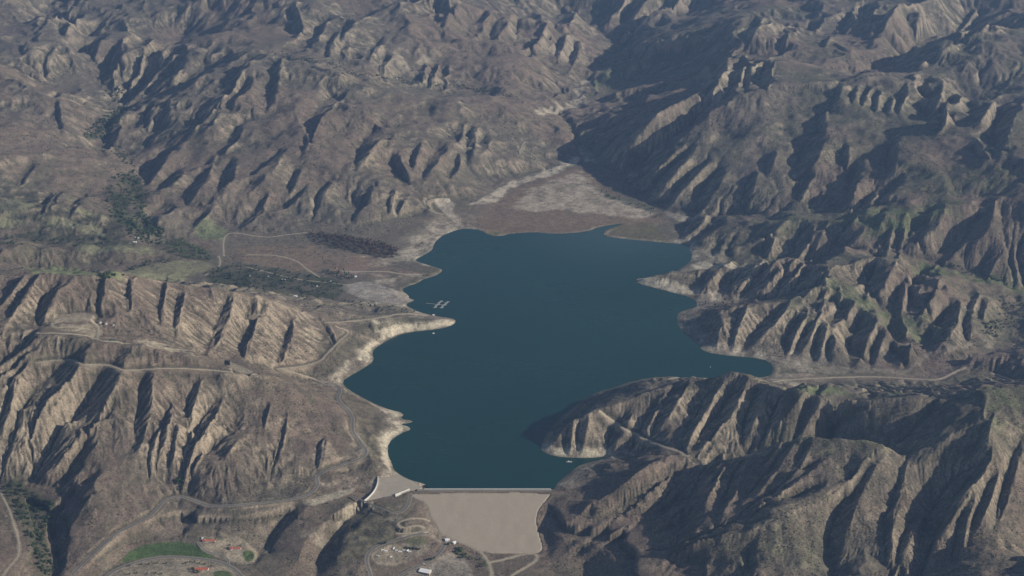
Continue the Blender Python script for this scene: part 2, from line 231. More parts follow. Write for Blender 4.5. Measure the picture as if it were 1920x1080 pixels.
# ------------------------------------------------------------------ surfaces from lines
def inside(poly,x,y):
    """even-odd test, poly in the same plane as x,y"""
    P=np.asarray(poly,float); r=np.zeros(x.shape,bool)
    x0,y0=P[:,0].min(),P[:,1].min(); x1,y1=P[:,0].max(),P[:,1].max()
    m=(x>=x0)&(x<=x1)&(y>=y0)&(y<=y1)
    xs=x[m]; ys=y[m]; c=np.zeros(xs.shape,bool)
    for (ax,ay),(bx,by) in zip(P,np.roll(P,-1,0)):
        if ay==by: continue
        k=((ay>ys)!=(by>ys))&(xs<(bx-ax)*(ys-ay)/(by-ay)+ax); c^=k
    r[m]=c; return r
def line_dist(L,x,y,maxd):
    """distance to polyline L (n,2+) and the index-interpolated extra columns of the nearest point; brute force in a bounding box"""
    L=np.asarray(L,float); d=np.full(x.shape,1e9); E=np.zeros(x.shape+(L.shape[1]-2,))
    for a,b in zip(L[:-1],L[1:]):
        x0,x1=min(a[0],b[0])-maxd,max(a[0],b[0])+maxd; y0,y1=min(a[1],b[1])-maxd,max(a[1],b[1])+maxd
        # candidate window in grid indices
        cx=np.array([x0,x0,x1,x1,(x0+x1)/2]); cy=np.array([y0,y1,y0,y1,(y0+y1)/2]); i,j=to_grid(cx,cy)
        i0,i1=int(max(0,i.min()-2)),int(min(NR,i.max()+3)); j0,j1=int(max(0,j.min()-2)),int(min(NT,j.max()+3))
        if i0>=i1 or j0>=j1: continue
        xs=x[i0:i1,j0:j1]; ys=y[i0:i1,j0:j1]; v=b[:2]-a[:2]; q=max(v@v,1e-9)
        t=np.clip(((xs-a[0])*v[0]+(ys-a[1])*v[1])/q,0,1); dd=np.hypot(xs-a[0]-t*v[0],ys-a[1]-t*v[1])
        D=d[i0:i1,j0:j1]; k=dd<D; D[k]=dd[k]
        if E.shape[-1]: E[i0:i1,j0:j1][k]=(a[2:]+(b[2:]-a[2:])*t[...,None])[k]
    return d,E
def blur(A,n=1):
    for _ in range(n):
        B=np.pad(A,1,'edge'); A=(B[:-2,1:-1]+B[2:,1:-1]+B[1:-1,:-2]+B[1:-1,2:]+4*A)/8
    return A
SHW=[tuple(at(x,y,0)[:2]) for x,y in SHORE]
LAKE_S=smooth_line(SHW+[SHW[0]],1)
LAKE=inside(LAKE_S,X,Y)
def solve(cons,levels=6,last=1,iters=90):
    Z=None
    gi,gj=to_grid(cons[:,0],cons[:,1])
    for L in range(levels,last-1,-1):
        s=2**L; nr=(NR-1)//s+1; nt=(NT-1)//s+1
        fx=LAKE[::s,::s][:nr,:nt]
        i=np.rint(gi/s).astype(int); j=np.rint(gj/s).astype(int); k=(i>=0)&(i<nr)&(j>=0)&(j<nt)
        S=np.zeros((nr,nt)); N=np.zeros((nr,nt)); np.add.at(S,(i[k],j[k]),cons[k,2]); np.add.at(N,(i[k],j[k]),1)
        M=(N>0)|fx; V=np.where(N>0,S/np.maximum(N,1),0.0); V=np.where(fx,0.0,V)
        if Z is None: Z=np.full((nr,nt),200.0)
        else:
            ii=np.linspace(0,Z.shape[0]-1,nr); jj=np.linspace(0,Z.shape[1]-1,nt)
            i0=np.minimum(ii.astype(int),Z.shape[0]-2); j0=np.minimum(jj.astype(int),Z.shape[1]-2); fi=(ii-i0)[:,None]; fj=(jj-j0)[None]
            Z=(Z[i0][:,j0]*(1-fi)*(1-fj)+Z[i0+1][:,j0]*fi*(1-fj)+Z[i0][:,j0+1]*(1-fi)*fj+Z[i0+1][:,j0+1]*fi*fj)
        wr=dth/dlr; wt=dlr/dth; w=2*(wr+wt)
        ck=(np.add.outer(np.arange(nr),np.arange(nt))%2).astype(bool)
        Z[M]=V[M]; n=iters if L<levels else 400
        om=1.7 if L>last else 1.5
        for it in range(n):
            for c in (ck,~ck):
                B=np.pad(Z,1,'edge'); A=(wr*(B[:-2,1:-1]+B[2:,1:-1])+wt*(B[1:-1,:-2]+B[1:-1,2:]))/w
                m=c&~M; Z[m]+=om*(A[m]-Z[m])
    if last:
        nr,nt=NR,NT; ii=np.linspace(0,Z.shape[0]-1,nr); jj=np.linspace(0,Z.shape[1]-1,nt)
        i0=np.minimum(ii.astype(int),Z.shape[0]-2); j0=np.minimum(jj.astype(int),Z.shape[1]-2); fi=(ii-i0)[:,None]; fj=(jj-j0)[None]
        Z=(Z[i0][:,j0]*(1-fi)*(1-fj)+Z[i0+1][:,j0]*fi*(1-fj)+Z[i0][:,j0+1]*(1-fi)*fj+Z[i0+1][:,j0+1]*fi*fj)
    return Z
def hash2(ix,iy,s):
    h=(ix.astype(np.int64)*374761393+iy.astype(np.int64)*668265263+s*1274126177)&0xffffffff
    h=((h^(h>>13))*1274126177)&0xffffffff; h=h^(h>>16)
    return (h&0xffff)/65535.0
def vnoise(x,y,cell,s):
    x=x/cell; y=y/cell; ix=np.floor(x).astype(np.int64); iy=np.floor(y).astype(np.int64); fx=(x-ix); fy=(y-iy)
    fx=fx*fx*fx*(fx*(fx*6-15)+10); fy=fy*fy*fy*(fy*(fy*6-15)+10)
    a=hash2(ix,iy,s); b=hash2(ix+1,iy,s); c=hash2(ix,iy+1,s); d=hash2(ix+1,iy+1,s)
    return ((a+(b-a)*fx)*(1-fy)+(c+(d-c)*fx)*fy)*2-1
def fbm(x,y,cell,s,o=4,g=.5):
    a=1.;r=0.
    for k in range(o):
        r=r+a*vnoise(x+k*17.3,y-k*31.1,cell,s+k); cell/=2.03; a*=g
    return r
def grad(Z):
    zr,zt=np.gradient(Z,dlr,dth); zr=zr/rr[:,None]; zt=zt/rr[:,None]
    s=np.sin(th)[None]; c=np.cos(th)[None]
    return zr*s+zt*c, zr*c-zt*s
def gullies(x,y,dx,dy,cell,seed):
    """stripes running down the slope (dx,dy): height in -1..1 and its derivative"""
    m=np.hypot(dx,dy)+1e-6; px=-dy/m*2*np.pi; py=dx/m*2*np.pi
    gx=x/cell; gy=y/cell; ix=np.floor(gx).astype(np.int64); iy=np.floor(gy).astype(np.int64)
    h=np.zeros_like(x); ax=np.zeros_like(x); ay=np.zeros_like(x); W=np.zeros_like(x)
    for i in (-1,0,1):
        for j in (-1,0,1):
            cx=ix+i; cy=iy+j
            vx=gx-cx-hash2(cx,cy,seed); vy=gy-cy-hash2(cx,cy,seed+7)
            w=np.exp(-(vx*vx+vy*vy)*2.2)
            ph=(vx*px+vy*py)*1.0; s=np.sin(ph); c=.45*np.cos(ph)+.55*(1-2*np.abs(np.sin(ph/2)))
            h+=c*w; ax-=s*w*px; ay-=s*w*py; W+=w
    return h/W, ax/W/cell, ay/W/cell
def resample_px(P,step=3.0):
    P=np.asarray(P,float); out=[P[:1]]
    for a,b in zip(P[:-1],P[1:]):
        n=max(1,int(math.hypot(*(b-a)[:2])/step)); out.append(a+(b-a)*np.linspace(0,1,n+1)[1:,None])
    return np.concatenate(out)
def build_base():
    C=[]
    for L in PRIM:
        P=smooth_line(L,1); W=at(P[:,0],P[:,1],P[:,2]); C.append(dens(W))
    prim=np.concatenate(C)
    prim=prim[~inside(LAKE_S,prim[:,0],prim[:,1])]
    B=solve(prim,last=2)
    log('base 1')
    sec=[]
    for w,L in SP:
        L=np.array(L,float); L=np.vstack([L[0]-(L[1]-L[0])*.35,L,L[-1]+(L[-1]-L[-2])*.55]); P=resample_px(smooth_line(L,2)); n=len(P)
        s=np.linspace(0,1,n); tap=np.minimum(1,np.minimum(s/.38+.12,(1-s)/.42+.04)); tap=tap*tap*(3-2*tap)
        # metres per photo pixel at this place
        Wc=hit(B,P[:,0],P[:,1]); mpp=np.hypot(np.hypot(Wc[:,0],Wc[:,1]),H-Wc[:,2])/F
        h=w*mpp*SPK*tap
        tx=np.gradient(P[:,0]); ty=np.gradient(P[:,1]); tn=np.hypot(tx,ty)+1e-9
        nx,ny=-ty/tn,tx/tn   # to the left of a line that runs downward
        sg=np.where(nx>0,-1,1); nx=nx*sg; ny=ny*sg
        k=w*(.35+.65*tap)
        a=hit(B,P[:,0],P[:,1],.42*h); b=hit(B,P[:,0]+nx*k,P[:,1]+ny*k,-.58*h)
        for q in (a,b):
            # keep pieces that do not jump across hidden ground
            dd=np.hypot(*np.diff(q[:,:2],axis=0).T); cut=np.where(dd>60+25*mpp[:-1])[0]
            st=0
            for c in list(cut)+[len(q)-1]:
                if c+1-st>1: sec.append(dens(q[st:c+1]))
                st=c+1
    sec=np.concatenate(sec); sec=sec[~inside(LAKE_S,sec[:,0],sec[:,1])]; sec=sec[sec[:,2]>-75]
    # near the primary lines the spurs give way
    pm=np.zeros((NR,NT),bool); i,j=to_grid(prim[:,0],prim[:,1]); i=np.rint(i).astype(int); j=np.rint(j).astype(int); k=(i>1)&(i<NR-2)&(j>1)&(j<NT-2)
    for a in (-1,0,1):
        for b in (-1,0,1): pm[i[k]+a,j[k]+b]=True
    i,j=to_grid(sec[:,0],sec[:,1]); i=np.clip(np.rint(i).astype(int),0,NR-1); j=np.clip(np.rint(j).astype(int),0,NT-1)
    sec=sec[~pm[i,j]]
    Z=solve(np.concatenate([prim,sec]),last=1)
    log('base 2')
    return Z
SMOOTH=[[(60,650),(190,652),(260,652),(480,705),(600,765),(640,830),(600,880),(500,790),(380,715),(300,700),(200,690),(60,680)],[(170,850),(260,830),(330,900),(300,930),(200,990),(150,1000)],[(1290,265),(1460,172),(1700,170),(1900,300),(1700,380),(1600,300),(1500,270),(1350,300)],[(640,150),(1050,262),(1040,290),(850,250),(680,190)],[(400,20),(520,20),(620,80),(640,130),(500,92),(390,70)],[(600,40),(860,70),(960,110),(930,140),(700,100)],[(300,240),(600,250),(640,330),(540,340),(330,330)],[(1440,822),(1690,866),(1640,950),(1560,960),(1480,960),(1430,880)],[(1290,1010),(1440,985),(1550,950),(1560,1090),(1290,1090)],[(1800,730),(1920,725),(1920,790),(1860,785)],[(0,200),(150,260),(230,310),(0,330)],[(240,950),(560,955),(540,1000),(240,1020)],[(130,640),(240,650),(230,690),(130,680)],[(640,140),(700,235),(760,255),(900,260),(1040,300),(1080,290),(1000,240)],[(1570,770),(1780,750),(1790,790),(1700,850),(1560,840)],[(520,120),(600,150),(620,290),(540,270)],[(1290,430),(1560,410),(1600,430),(1400,450)],[(0,230),(150,260),(200,330),(100,340),(0,330)],[(280,100),(420,110),(300,170)]]
RUG=[[(0,350),(120,360),(240,400),(290,450),(340,478),(230,492),(120,490),(0,480)],[(1290,430),(1400,455),(1420,478),(1300,480)],[(800,330),(900,330),(880,370),(790,380)],[(640,950),(760,960),(790,1000),(640,1080),(600,1060)]]
def calm(Z,SETS=SMOOTH):
    """0..1: stretches of even slope where no gullies are cut"""
    M=np.zeros(Z.shape); s=4; x=X[::s,::s]; y=Y[::s,::s]; m=np.zeros(x.shape)
    for px in SETS:
        W=hit(Z,[p[0] for p in px],[p[1] for p in px]); m=np.maximum(m,inside(W[:,:2],x,y))
    m=blur(m,int(60*RES)); ii=np.minimum(np.arange(NR)/s,m.shape[0]-1.001); jj=np.minimum(np.arange(NT)/s,m.shape[1]-1.001); a=ii.astype(int); b=jj.astype(int); fi=(ii-a)[:,None]; fj=(jj-b)[None]
    return m[a][:,b]*(1-fi)*(1-fj)+m[a+1][:,b]*fi*(1-fj)+m[a][:,b+1]*(1-fi)*fj+m[a+1][:,b+1]*fi*fj
def resize(A,nr,nt):
    ii=np.linspace(0,A.shape[0]-1,nr); jj=np.linspace(0,A.shape[1]-1,nt); a=np.minimum(ii.astype(int),A.shape[0]-2); b=np.minimum(jj.astype(int),A.shape[1]-2); fi=(ii-a)[:,None]; fj=(jj-b)[None]
    return A[a][:,b]*(1-fi)*(1-fj)+A[a+1][:,b]*fi*(1-fj)+A[a][:,b+1]*(1-fi)*fj+A[a+1][:,b+1]*fi*fj
def rivers(Z,soft,step_m=2,steps=9,KT=.26):
    """running water: each cell drains to its lowest neighbour, and cells that gather much water cut down (stream power law)"""
    nr=(NR-1)//step_m+1; nt=(NT-1)//step_m+1
    z=resize(Z,nr,nt); K=resize(soft,nr,nt); lake=resize(LAKE.astype(float),nr,nt)>.5
    R=np.exp(np.linspace(lr[0],lr[-1],nr))[:,None]; a=R*(th[-1]-th[0])/(nt-1); b=R*(lr[-1]-lr[0])/(nr-1); area=np.broadcast_to(a*b,z.shape).ravel()
    x=R*np.sin(np.linspace(-TH,TH,nt))[None]; y=R*np.cos(np.linspace(-TH,TH,nt))[None]
    z0=z.copy(); gx_=np.abs(np.gradient(z,axis=0)/b)+np.abs(np.gradient(z,axis=1)/a)
    z=z+np.clip(gx_*4,0,1)*(~lake)*(12*fbm(x,y,150,801,4)+18*fbm(x,y,480,805,2)*K)*(1+1.1*np.clip((R-6900)/1500,0,1))
    N=nr*nt; idn=np.arange(N).reshape(nr,nt); base=lake.ravel()|(np.minimum(*np.indices(z.shape))==0).ravel()
    nb=[(di,dj) for di in (-1,0,1) for dj in (-1,0,1) if di or dj]; rs=np.random.default_rng(5)
    for it in range(steps):
        best=np.zeros(z.shape); rec=idn.copy(); dist=np.ones(z.shape)
        P=np.pad(z,1,constant_values=1e9); PI=np.pad(idn,1)
        for di,dj in nb:
            d=np.sqrt((di*b)**2+(dj*a)**2)+0*z; sl=(z-P[1+di:1+di+nr,1+dj:1+dj+nt])/d*(.88+.24*rs.random(z.shape))
            k=sl>best; best[k]=sl[k]; rec[k]=PI[1+di:1+di+nr,1+dj:1+dj+nt][k]; dist[k]=d[k]
        r=rec.ravel().copy(); r[base]=np.arange(N)[base]; dist=dist.ravel()
        # depth of every cell below its outlet by pointer doubling
        dep=(r!=np.arange(N)).astype(np.int64); p=r.copy()
        for _ in range(14): dep=dep+dep[p]; p=p[p]
        order=np.argsort(dep,kind='stable'); cnt=np.bincount(dep); ends=np.cumsum(cnt); A=area.copy()
        for L in range(len(cnt)-1,0,-1):
            q=order[ends[L-1]:ends[L]]; np.add.at(A,r[q],A[q])
        f=(KT/steps)*(K*np.clip(.75+1.1*fbm(x,y,520,811,3),.12,1.8)).ravel()*np.sqrt(np.minimum(A,4e6))/dist; zz=z.ravel().copy()
        for L in range(1,len(cnt)):
            q=order[ends[L-1]:ends[L]]; zz[q]=(zz[q]+f[q]*zz[r[q]])/(1+f[q])
        z=zz.reshape(nr,nt)
        z=z+.10*(blur(z,1)-z)
    d=z-z0; d=np.where(lake,0,d); d=-60*np.tanh(-d/60)
    return resize(blur(d,1),NR,NT)
def erode(Z):
    Z=blur(Z,1); soft=(1+1.3*np.clip((np.hypot(X,Y)-6900)/1500,0,1))*(1-.8*calm(Z))*(1-.9*np.exp(-np.hypot(X-at(900,990,-30)[0],Y-at(900,990,-30)[1])/200.))
    Z=Z+rivers(Z,soft)*np.clip((Z-3)/30+(Z<-3),0,1)
    log('rivers')
    gx,gy=grad(blur(Z,10)); x=X+25*fbm(X,Y,260,3,3); y=Y+25*fbm(X,Y,260,9,3)
    sl0=np.hypot(gx,gy); D=np.zeros_like(Z)
    shore=np.clip((Z-2)/25,0,1)
    amp0=np.clip((sl0-.10)/.35,0,1)*shore*(1-.78*calm(Z))
    near=1.0-.25*np.clip((np.hypot(X,Y)-4500)/4000,0,1)
    for cell,a,st in ((420.,0.,1.),(210.,2.,.9),(100.,1.7,.9),(50.,1.7,.8),(26.,1.9,.7),(13.,1.1,.6)):
        far=np.clip((np.hypot(X,Y)-6800)/1800,0,1); m=1.0
        if cell>90: a=a+far*{420.:10.,210.:7.,100.:4.5}[cell]
        h,ax,ay=gullies(x,y,gx,gy,cell,int(cell))
        A=a*amp0*m*near*(.25+1.1*np.clip(fbm(X,Y,520,int(cell)+5,3)*1.2+.3,0,1.5))
        D+=h*A-A*.2; gx=gx+ax*A*st; gy=gy+ay*A*st
    D+=fbm(X,Y,150,77,4)*(2.0+7*np.clip(sl0*2,0,1))*np.clip((Z-4)/30,0,1)
    rug=calm(Z,RUG)
    D+=rug*(14*np.abs(fbm(X,Y,230,711,4))+5*fbm(X,Y,60,712,3)-2)
    D+=fbm(X,Y,9,177,2)*.45*np.clip((Z-1)/10,0,1)
    return Z+D
import bpy, bmesh
from mathutils import Vector, Matrix
rng=np.random.default_rng(7); random.seed(7)
Z=erode(build_base()); log('eroded')
# ------------------------------------------------------------------ shoreline, dam site, roads cut into the land
sd,_=line_dist(LAKE_S,X,Y,260.)
sdist=np.where(LAKE,-sd,sd)
k=np.clip(sd/28,0,1); k=k*k*(3-2*k)
nz=.75+.5*fbm(X,Y,70,5,2)
Z=np.where(LAKE,-.25-np.minimum(sd*.35,25),np.where(sd<60,np.minimum(np.maximum(Z,.3),1e9)*k+(1-k)*np.maximum(sd*.32*np.clip(nz,.35,1.4),.02),Z))
CREST=14.0; TOE=-60.0
cL=at(783,921,CREST); cR=at(1033,920,CREST); tC=at(920,1037,TOE)
yc=(cL[1]+cR[1])/2; yt=tC[1]
FACE=[(772,926,CREST),(1036,922,CREST),(1022,940,None),(1008,958,None),(1005,976,None),(1010,1000,None),(1016,1020,None),(1018,1034,None),(990,1036,None),(930,1038,None),(890,1030,None),(868,1020,None),(840,1008,None),(822,1000,None),(818,985,None),(806,970,None),(803,955,None),(797,942,None),(785,936,None),(772,932,None)]
def on_plane(x,y):
    """pixel -> dam face plane z = CREST+(y-yc)*s"""
    s=(CREST-TOE)/(yc-yt); d=ray(x,y); t=(CREST-H-yc*s)/(d[2]-d[1]*s)
    return np.array([d[0]*t,d[1]*t,H+d[2]*t])
FW=np.array([on_plane(a,b) for a,b,_ in FACE]); FW=smooth_line(np.vstack([FW,FW[:1]]),1)
SLP=(CREST-TOE)/(yc-yt)
def planez(x,y): return np.clip(CREST+(y-yc)*SLP,TOE-3,CREST)
inface=inside(FW[:,:2],X,Y)
fd,_=line_dist(FW[:,:2],X,Y,70.)
pz=planez(X,Y)
k=np.clip(fd/40,0,1); k=k*k*(3-2*k)
toe=(Y<yt+6)
Z=np.where(inface,pz-2.5-np.minimum(fd*.2,6),np.where((fd<40)&(Y<yc+4),(1-k)*(pz+np.where(toe,-.3,fd*.10*np.clip(1+fbm(X,Y,30,41,2),.2,2)))+k*Z,Z))
# crest: flat strip between the water and the face
crest=(X>cL[0]-4)&(X<cR[0]+4)&(Y>yc-1)&(Y<yc+14)
Z=np.where(crest,CREST-1.5,Z)
up=(X>cL[0]-4)&(X<cR[0]+4)&(Y>=yc+12)&(Y<yc+60)
Z=np.where(up,np.minimum(Z,np.maximum(CREST-1.5-(Y-yc-12)*.6,-12)),Z)
SPZ=12.0
SPW=np.array([tuple(at(a,b,SPZ-(0 if b<925 else (b-925)*.25))) for a,b in [(709,896),(722,894),(755,893.5),(775,903),(792,914),(777,919),(755,924),(738,928),(715,932),(686,939),(697,927),(706,912)]])
P=np.vstack([SPW,SPW[:1]])[:,:2]; i_=inside(P,X,Y); d,_=line_dist(P,X,Y,16.)
Z=np.where(i_,SPZ-8,np.where((d<16)&(Y>SPW[:,1].min()+30),np.minimum(Z,SPZ+1.+d*.6),Z))
ROADS=[]  # (kind,width,world points)
def smooth1(v,n):
    for _ in range(n): v=np.concatenate([v[:1],(v[:-2]+2*v[1:-1]+v[2:])/4,v[-1:]])
    return v
def cut_road(px,w,kind,shoulder=2.,n=40,bank=14.):
    global Z
    P=resample_px(smooth_line(np.array(px,float),2),2.)
    W=hit(Z,P[:,0],P[:,1])
    # drop outliers that jumped over a crest
    runs=[[0]]
    for i in range(1,len(W)):
        if math.hypot(*(W[i]-W[i-1])[:2])<75: runs[-1].append(i)
        else: runs.append([i])
    keep=max(runs,key=len)
    W=W[keep]; W=dens(W,6.)
    W[:,0]=smooth1(W[:,0],6); W[:,1]=smooth1(W[:,1],6); W[:,2]=smooth1(W[:,2],n)
    d,E=line_dist(W,X,Y,w/2+shoulder+bank)
    k=np.clip((d-w/2-shoulder)/bank,0,1); k=k*k*(3-2*k)
    Z=np.where(d<w/2+shoulder+bank,E[...,0]*(1-k)+Z*k,Z)
    ROADS.append((kind,w,W)); return W
MAIN=cut_road([(135,1078),(160,1052),(190,1025),(212,1003),(250,985),(282,968),(298,952),(308,936),(335,930),(358,935),(378,945),(400,950),(470,945),(550,937),(580,928),(595,915),(598,905),(592,895),(600,886),(640,873),(680,858),(690,851),(684,838),(668,822),(660,803),(663,785),(655,770),(640,757),(632,745),(640,732),(634,722),(612,722)],7,'asphalt',4)
cut_road([(612,722),(590,712),(560,700),(520,692)],6,'dirt')
cut_road([(190,1090),(215,1068),(260,1052),(310,1043),(360,1046),(410,1052),(437,1064),(452,1078),(460,1092)],8,'asphalt',2)
cut_road([(372,1018),(374,1026),(390,1036),(420,1043),(430,1050),(428,1058)],5,'asphalt',2)
cut_road([(70,624),(120,625),(160,628),(180,637),(210,641),(245,645)],6,'dirt')
cut_road([(182,635),(187,620),(182,608),(170,600),(130,598),(95,605),(100,615),(130,612),(170,618)],6,'dirt')
cut_road([(70,680),(100,676),(145,675),(155,685),(205,684),(225,692),(240,696),(300,690),(370,692),(440,698),(480,702)],5,'dirt')
cut_road([(258,640),(290,640),(330,655),(375,668)],6,'dirt')
cut_road([(1124,770),(1140,784),(1165,800),(1195,817),(1230,832),(1265,843),(1290,855)],7,'dirt')
cut_road([(612,605),(660,603),(700,598),(740,590),(770,588),(800,592)],7,'dirt')
cut_road([(520,692),(560,688),(600,680),(612,665),(625,650),(640,637),(652,628),(655,622),(645,618),(630,612)],6,'dirt')
cut_road([(835,1003),(860,1010),(890,1020),(905,1040),(918,1055),(922,1080),(922,1095)],7,'dirt')
cut_road([(918,1055),(950,1048),(985,1038),(1008,1038),(1010,1048),(990,1062),(960,1078),(950,1092)],6,'dirt')
cut_road([(835,1012),(832,1028),(820,1042),(800,1055),(770,1068),(745,1082),(735,1095)],7,'asphalt',2)
cut_road([(700,1095),(692,1068),(686,1052),(690,1035),(710,1022),(745,1012),(775,1003),(805,1000)],7,'asphalt',2)
cut_road([(770,928),(768,940),(762,955),(748,963),(735,962)],8,'asphalt',2)
cut_road([(745,1000),(765,1000),(790,1000),(798,992),(790,985),(775,985),(755,992),(742,985),(752,975),(790,970),(806,978)],5,'dirt')
cut_road([(2,925),(20,960),(42,1035),(20,1060),(5,1080)],5,'dirt')
cut_road([(420,480),(418,450),(428,435),(465,440),(500,446),(540,440),(575,436)],4,'dirt')
cut_road([(385,516),(405,505),(415,495),(410,480)],4,'dirt')
cut_road([(460,500),(500,510),(560,525),(620,530),(655,535)],4,'dirt')
cut_road([(640,508),(680,510),(720,508),(760,515),(790,515)],6,'dirt')
cut_road([(465,478),(520,478),(560,490),(575,505),(600,520)],4,'dirt')
cut_road([(985,265),(978,275),(975,290)],6,'dirt')
cut_road([(838,372),(805,372),(800,380),(812,398),(830,402)],5,'dirt')
cut_road([(1450,716),(1480,712),(1560,708),(1640,706),(1700,710),(1740,712),(1765,712),(1785,700),(1810,690)],6,'dirt')
cut_road([(1860,700),(1880,707),(1920,718)],6,'dirt')
cut_road([(1255,710),(1280,706),(1300,702),(1325,704)],5,'dirt')
log('roads cut')
# pads: levelled ground
def pad(px,blend=14.,dz=0.):
    global Z
    W=hit(Z,[p[0] for p in px],[p[1] for p in px]); zz=W[:,2].mean()+dz
    P=np.vstack([W,W[:1]]); d,_=line_dist(P[:,:2],X,Y,blend); i=inside(P[:,:2],X,Y); k=np.where(i,0,np.clip(d/blend,0,1)); k=k*k*(3-2*k)
    Z=Z*k+zz*(1-k); return W,zz
pad([(92,600),(110,586),(150,586),(178,592),(170,603),(110,605)])
pad([(430,684),(445,683),(478,697),(465,701),(440,697)],8)
pad([(368,1010),(400,1007),(410,1020),(380,1024)],20)
pad([(415,1025),(450,1022),(460,1036),(425,1040)],20)
# ------------------------------------------------------------------ ground colours
gx,gy=grad(blur(Z,2)); sl=np.hypot(gx,gy)
gbx,gby=grad(blur(Z,12)); slb=np.hypot(gbx,gby)
def mixc(C,col,m):
    m=np.clip(m,0,1)[...,None]; return C*(1-m)+np.asarray(col)*m
def ss(a,b,v): t=np.clip((v-a)/(b-a),0,1); return t*t*(3-2*t)
cam_=calm(Z,RUG); n1=fbm(X,Y,900,101,4); n2=fbm(X,Y,220,102,5); n3=fbm(X,Y,45,103,4); n4=fbm(X,Y,14,104,3,.7)
# streaks that run with the fall line: bedding and wash marks
BROWN=(.166,.130,.102); GREYB=(.136,.117,.095); OLIVE=(.108,.106,.070); PALE=(.305,.250,.184); GREEN=(.092,.120,.052); SCRUB=(.048,.052,.034); SAND=(.37,.325,.255); MUD=(.180,.132,.094)
C=np.zeros(Z.shape+(3,))+np.asarray(BROWN)
C=mixc(C,GREYB,ss(-.5,.6,n1+.4*n2))
rt=ss(200,1500,X)*ss(3300,5200,Y)
C=mixc(C,OLIVE,(.18+.52*rt)*ss(-.3,.7,n2+.3*n1+.5*(.35-slb)))
C=mixc(C,SCRUB,.30*ss(.1,.9,n3+.5*n2+.3*n4)*(1-.3*rt))
rock=ss(.38,.85,sl+.25*n2+.22*n3)*ss(-.35,.35,n2*.7+n1*.8+.15)
C=mixc(C,SCRUB,.75*cam_*ss(-.25,.35,n2+.7*n3)); C=mixc(C,(.13,.14,.08),.5*cam_*ss(.0,.6,-n2-.3*n3))
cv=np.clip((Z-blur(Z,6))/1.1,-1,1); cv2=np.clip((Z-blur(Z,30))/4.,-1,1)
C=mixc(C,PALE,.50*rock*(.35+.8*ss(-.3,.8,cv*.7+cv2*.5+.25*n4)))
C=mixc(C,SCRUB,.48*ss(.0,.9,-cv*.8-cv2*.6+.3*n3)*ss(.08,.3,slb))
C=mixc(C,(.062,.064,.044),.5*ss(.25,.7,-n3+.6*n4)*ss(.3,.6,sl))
WN1=fbm(X,Y,60,55,3); WN2=fbm(X,Y,60,66,3)
def poly(px,soft=22.,warp=18.):
    """window of the grid and a soft mask for an outline given on the photo"""
    W=hit(Z,[p[0] for p in px],[p[1] for p in px]); P=smooth_line(np.vstack([W,W[:1]]),2)[:,:2]
    m=soft*1.5+warp*2+10; x0,y0=P.min(0)-m; x1,y1=P.max(0)+m
    r0=math.hypot(max(0,max(x0,-x1)),y0); i0=int(max(0,(math.log(max(r0,1))-lr[0])//dlr-1)); r1=math.hypot(max(abs(x0),abs(x1)),y1); i1=int(min(NR,(math.log(r1)-lr[0])//dlr+3))
    ta=[math.atan2(a,b) for a in (x0,x1) for b in (y0,y1)]; j0=int(max(0,(min(ta)-th[0])//dth-1)); j1=int(min(NT,(max(ta)-th[0])//dth+3))
    w=(slice(i0,max(i0+1,i1)),slice(j0,max(j0+1,j1)))
    wx=X[w]+warp*WN1[w]; wy=Y[w]+warp*WN2[w]
    i=inside(P,wx,wy); d=np.full(wx.shape,1e9)
    for a,b in zip(P[:-1],P[1:]):
        v=b-a; q=max(v@v,1e-9); t=np.clip(((wx-a[0])*v[0]+(wy-a[1])*v[1])/q,0,1); d=np.minimum(d,np.hypot(wx-a[0]-t*v[0],wy-a[1]-t*v[1]))
    d=np.minimum(d,soft*1.4)
    return w,ss(-soft,soft,np.where(i,d,-d))
def lay(w,col,k):
    k=np.clip(k,0,1)[...,None]; C[w]=C[w]*(1-k)+np.asarray(col)*k
def paint(col,px,m=1.,soft=22.,warp=18.,tex=0.):
    w,k=poly(px,soft,warp); k=k*m
    if tex: k=k*np.clip(1-tex+tex*1.4*(n3[w]+n4[w]*.5+.3),0,1)
    lay(w,col,k)
# exposed cliffs
for px in ([(175,525),(300,530),(430,553),(560,580),(640,600),(600,690),(500,690),(400,665),(300,610),(200,560)],[(255,780),(290,730),(420,740),(450,830),(400,870),(350,905),(290,870)],[(0,740),(60,740),(150,700),(190,760),(140,850),(60,890),(0,890)],[(0,520),(100,540),(80,620),(0,620)],[(430,790),(620,800),(640,860),(560,880),(480,850)],[(1120,780),(1400,730),(1450,770),(1300,850),(1130,850),(1060,845),(1030,835)],[(1380,500),(1550,500),(1500,545),(1350,560)],[(1690,505),(1760,520),(1720,560),(1690,550)],[(1350,590),(1570,580),(1590,670),(1340,655)]):
    w,k=poly(px,40,40); lay(w,PALE,.60*k*ss(-.2,.8,n2[w]*.4+n3[w]*.25+.2*n4[w]+.5*(sl[w]-.55)+.6*cv[w]+.4*cv2[w]+.05))
for px in ([(170,180),(0,150),(0,300),(150,300)],[(950,50),(1140,95),(1060,120),(960,80)],[(1400,50),(1500,60),(1470,90),(1390,90)],[(1280,130),(1460,125),(1440,165),(1300,210)],[(640,60),(900,120),(880,150),(640,110)]):
    w,k=poly(px,60,60); lay(w,(.29,.25,.19),.55*k*ss(.1,.6,n2[w]*.5+n3[w]*.5+.5*(sl[w]-.4)))
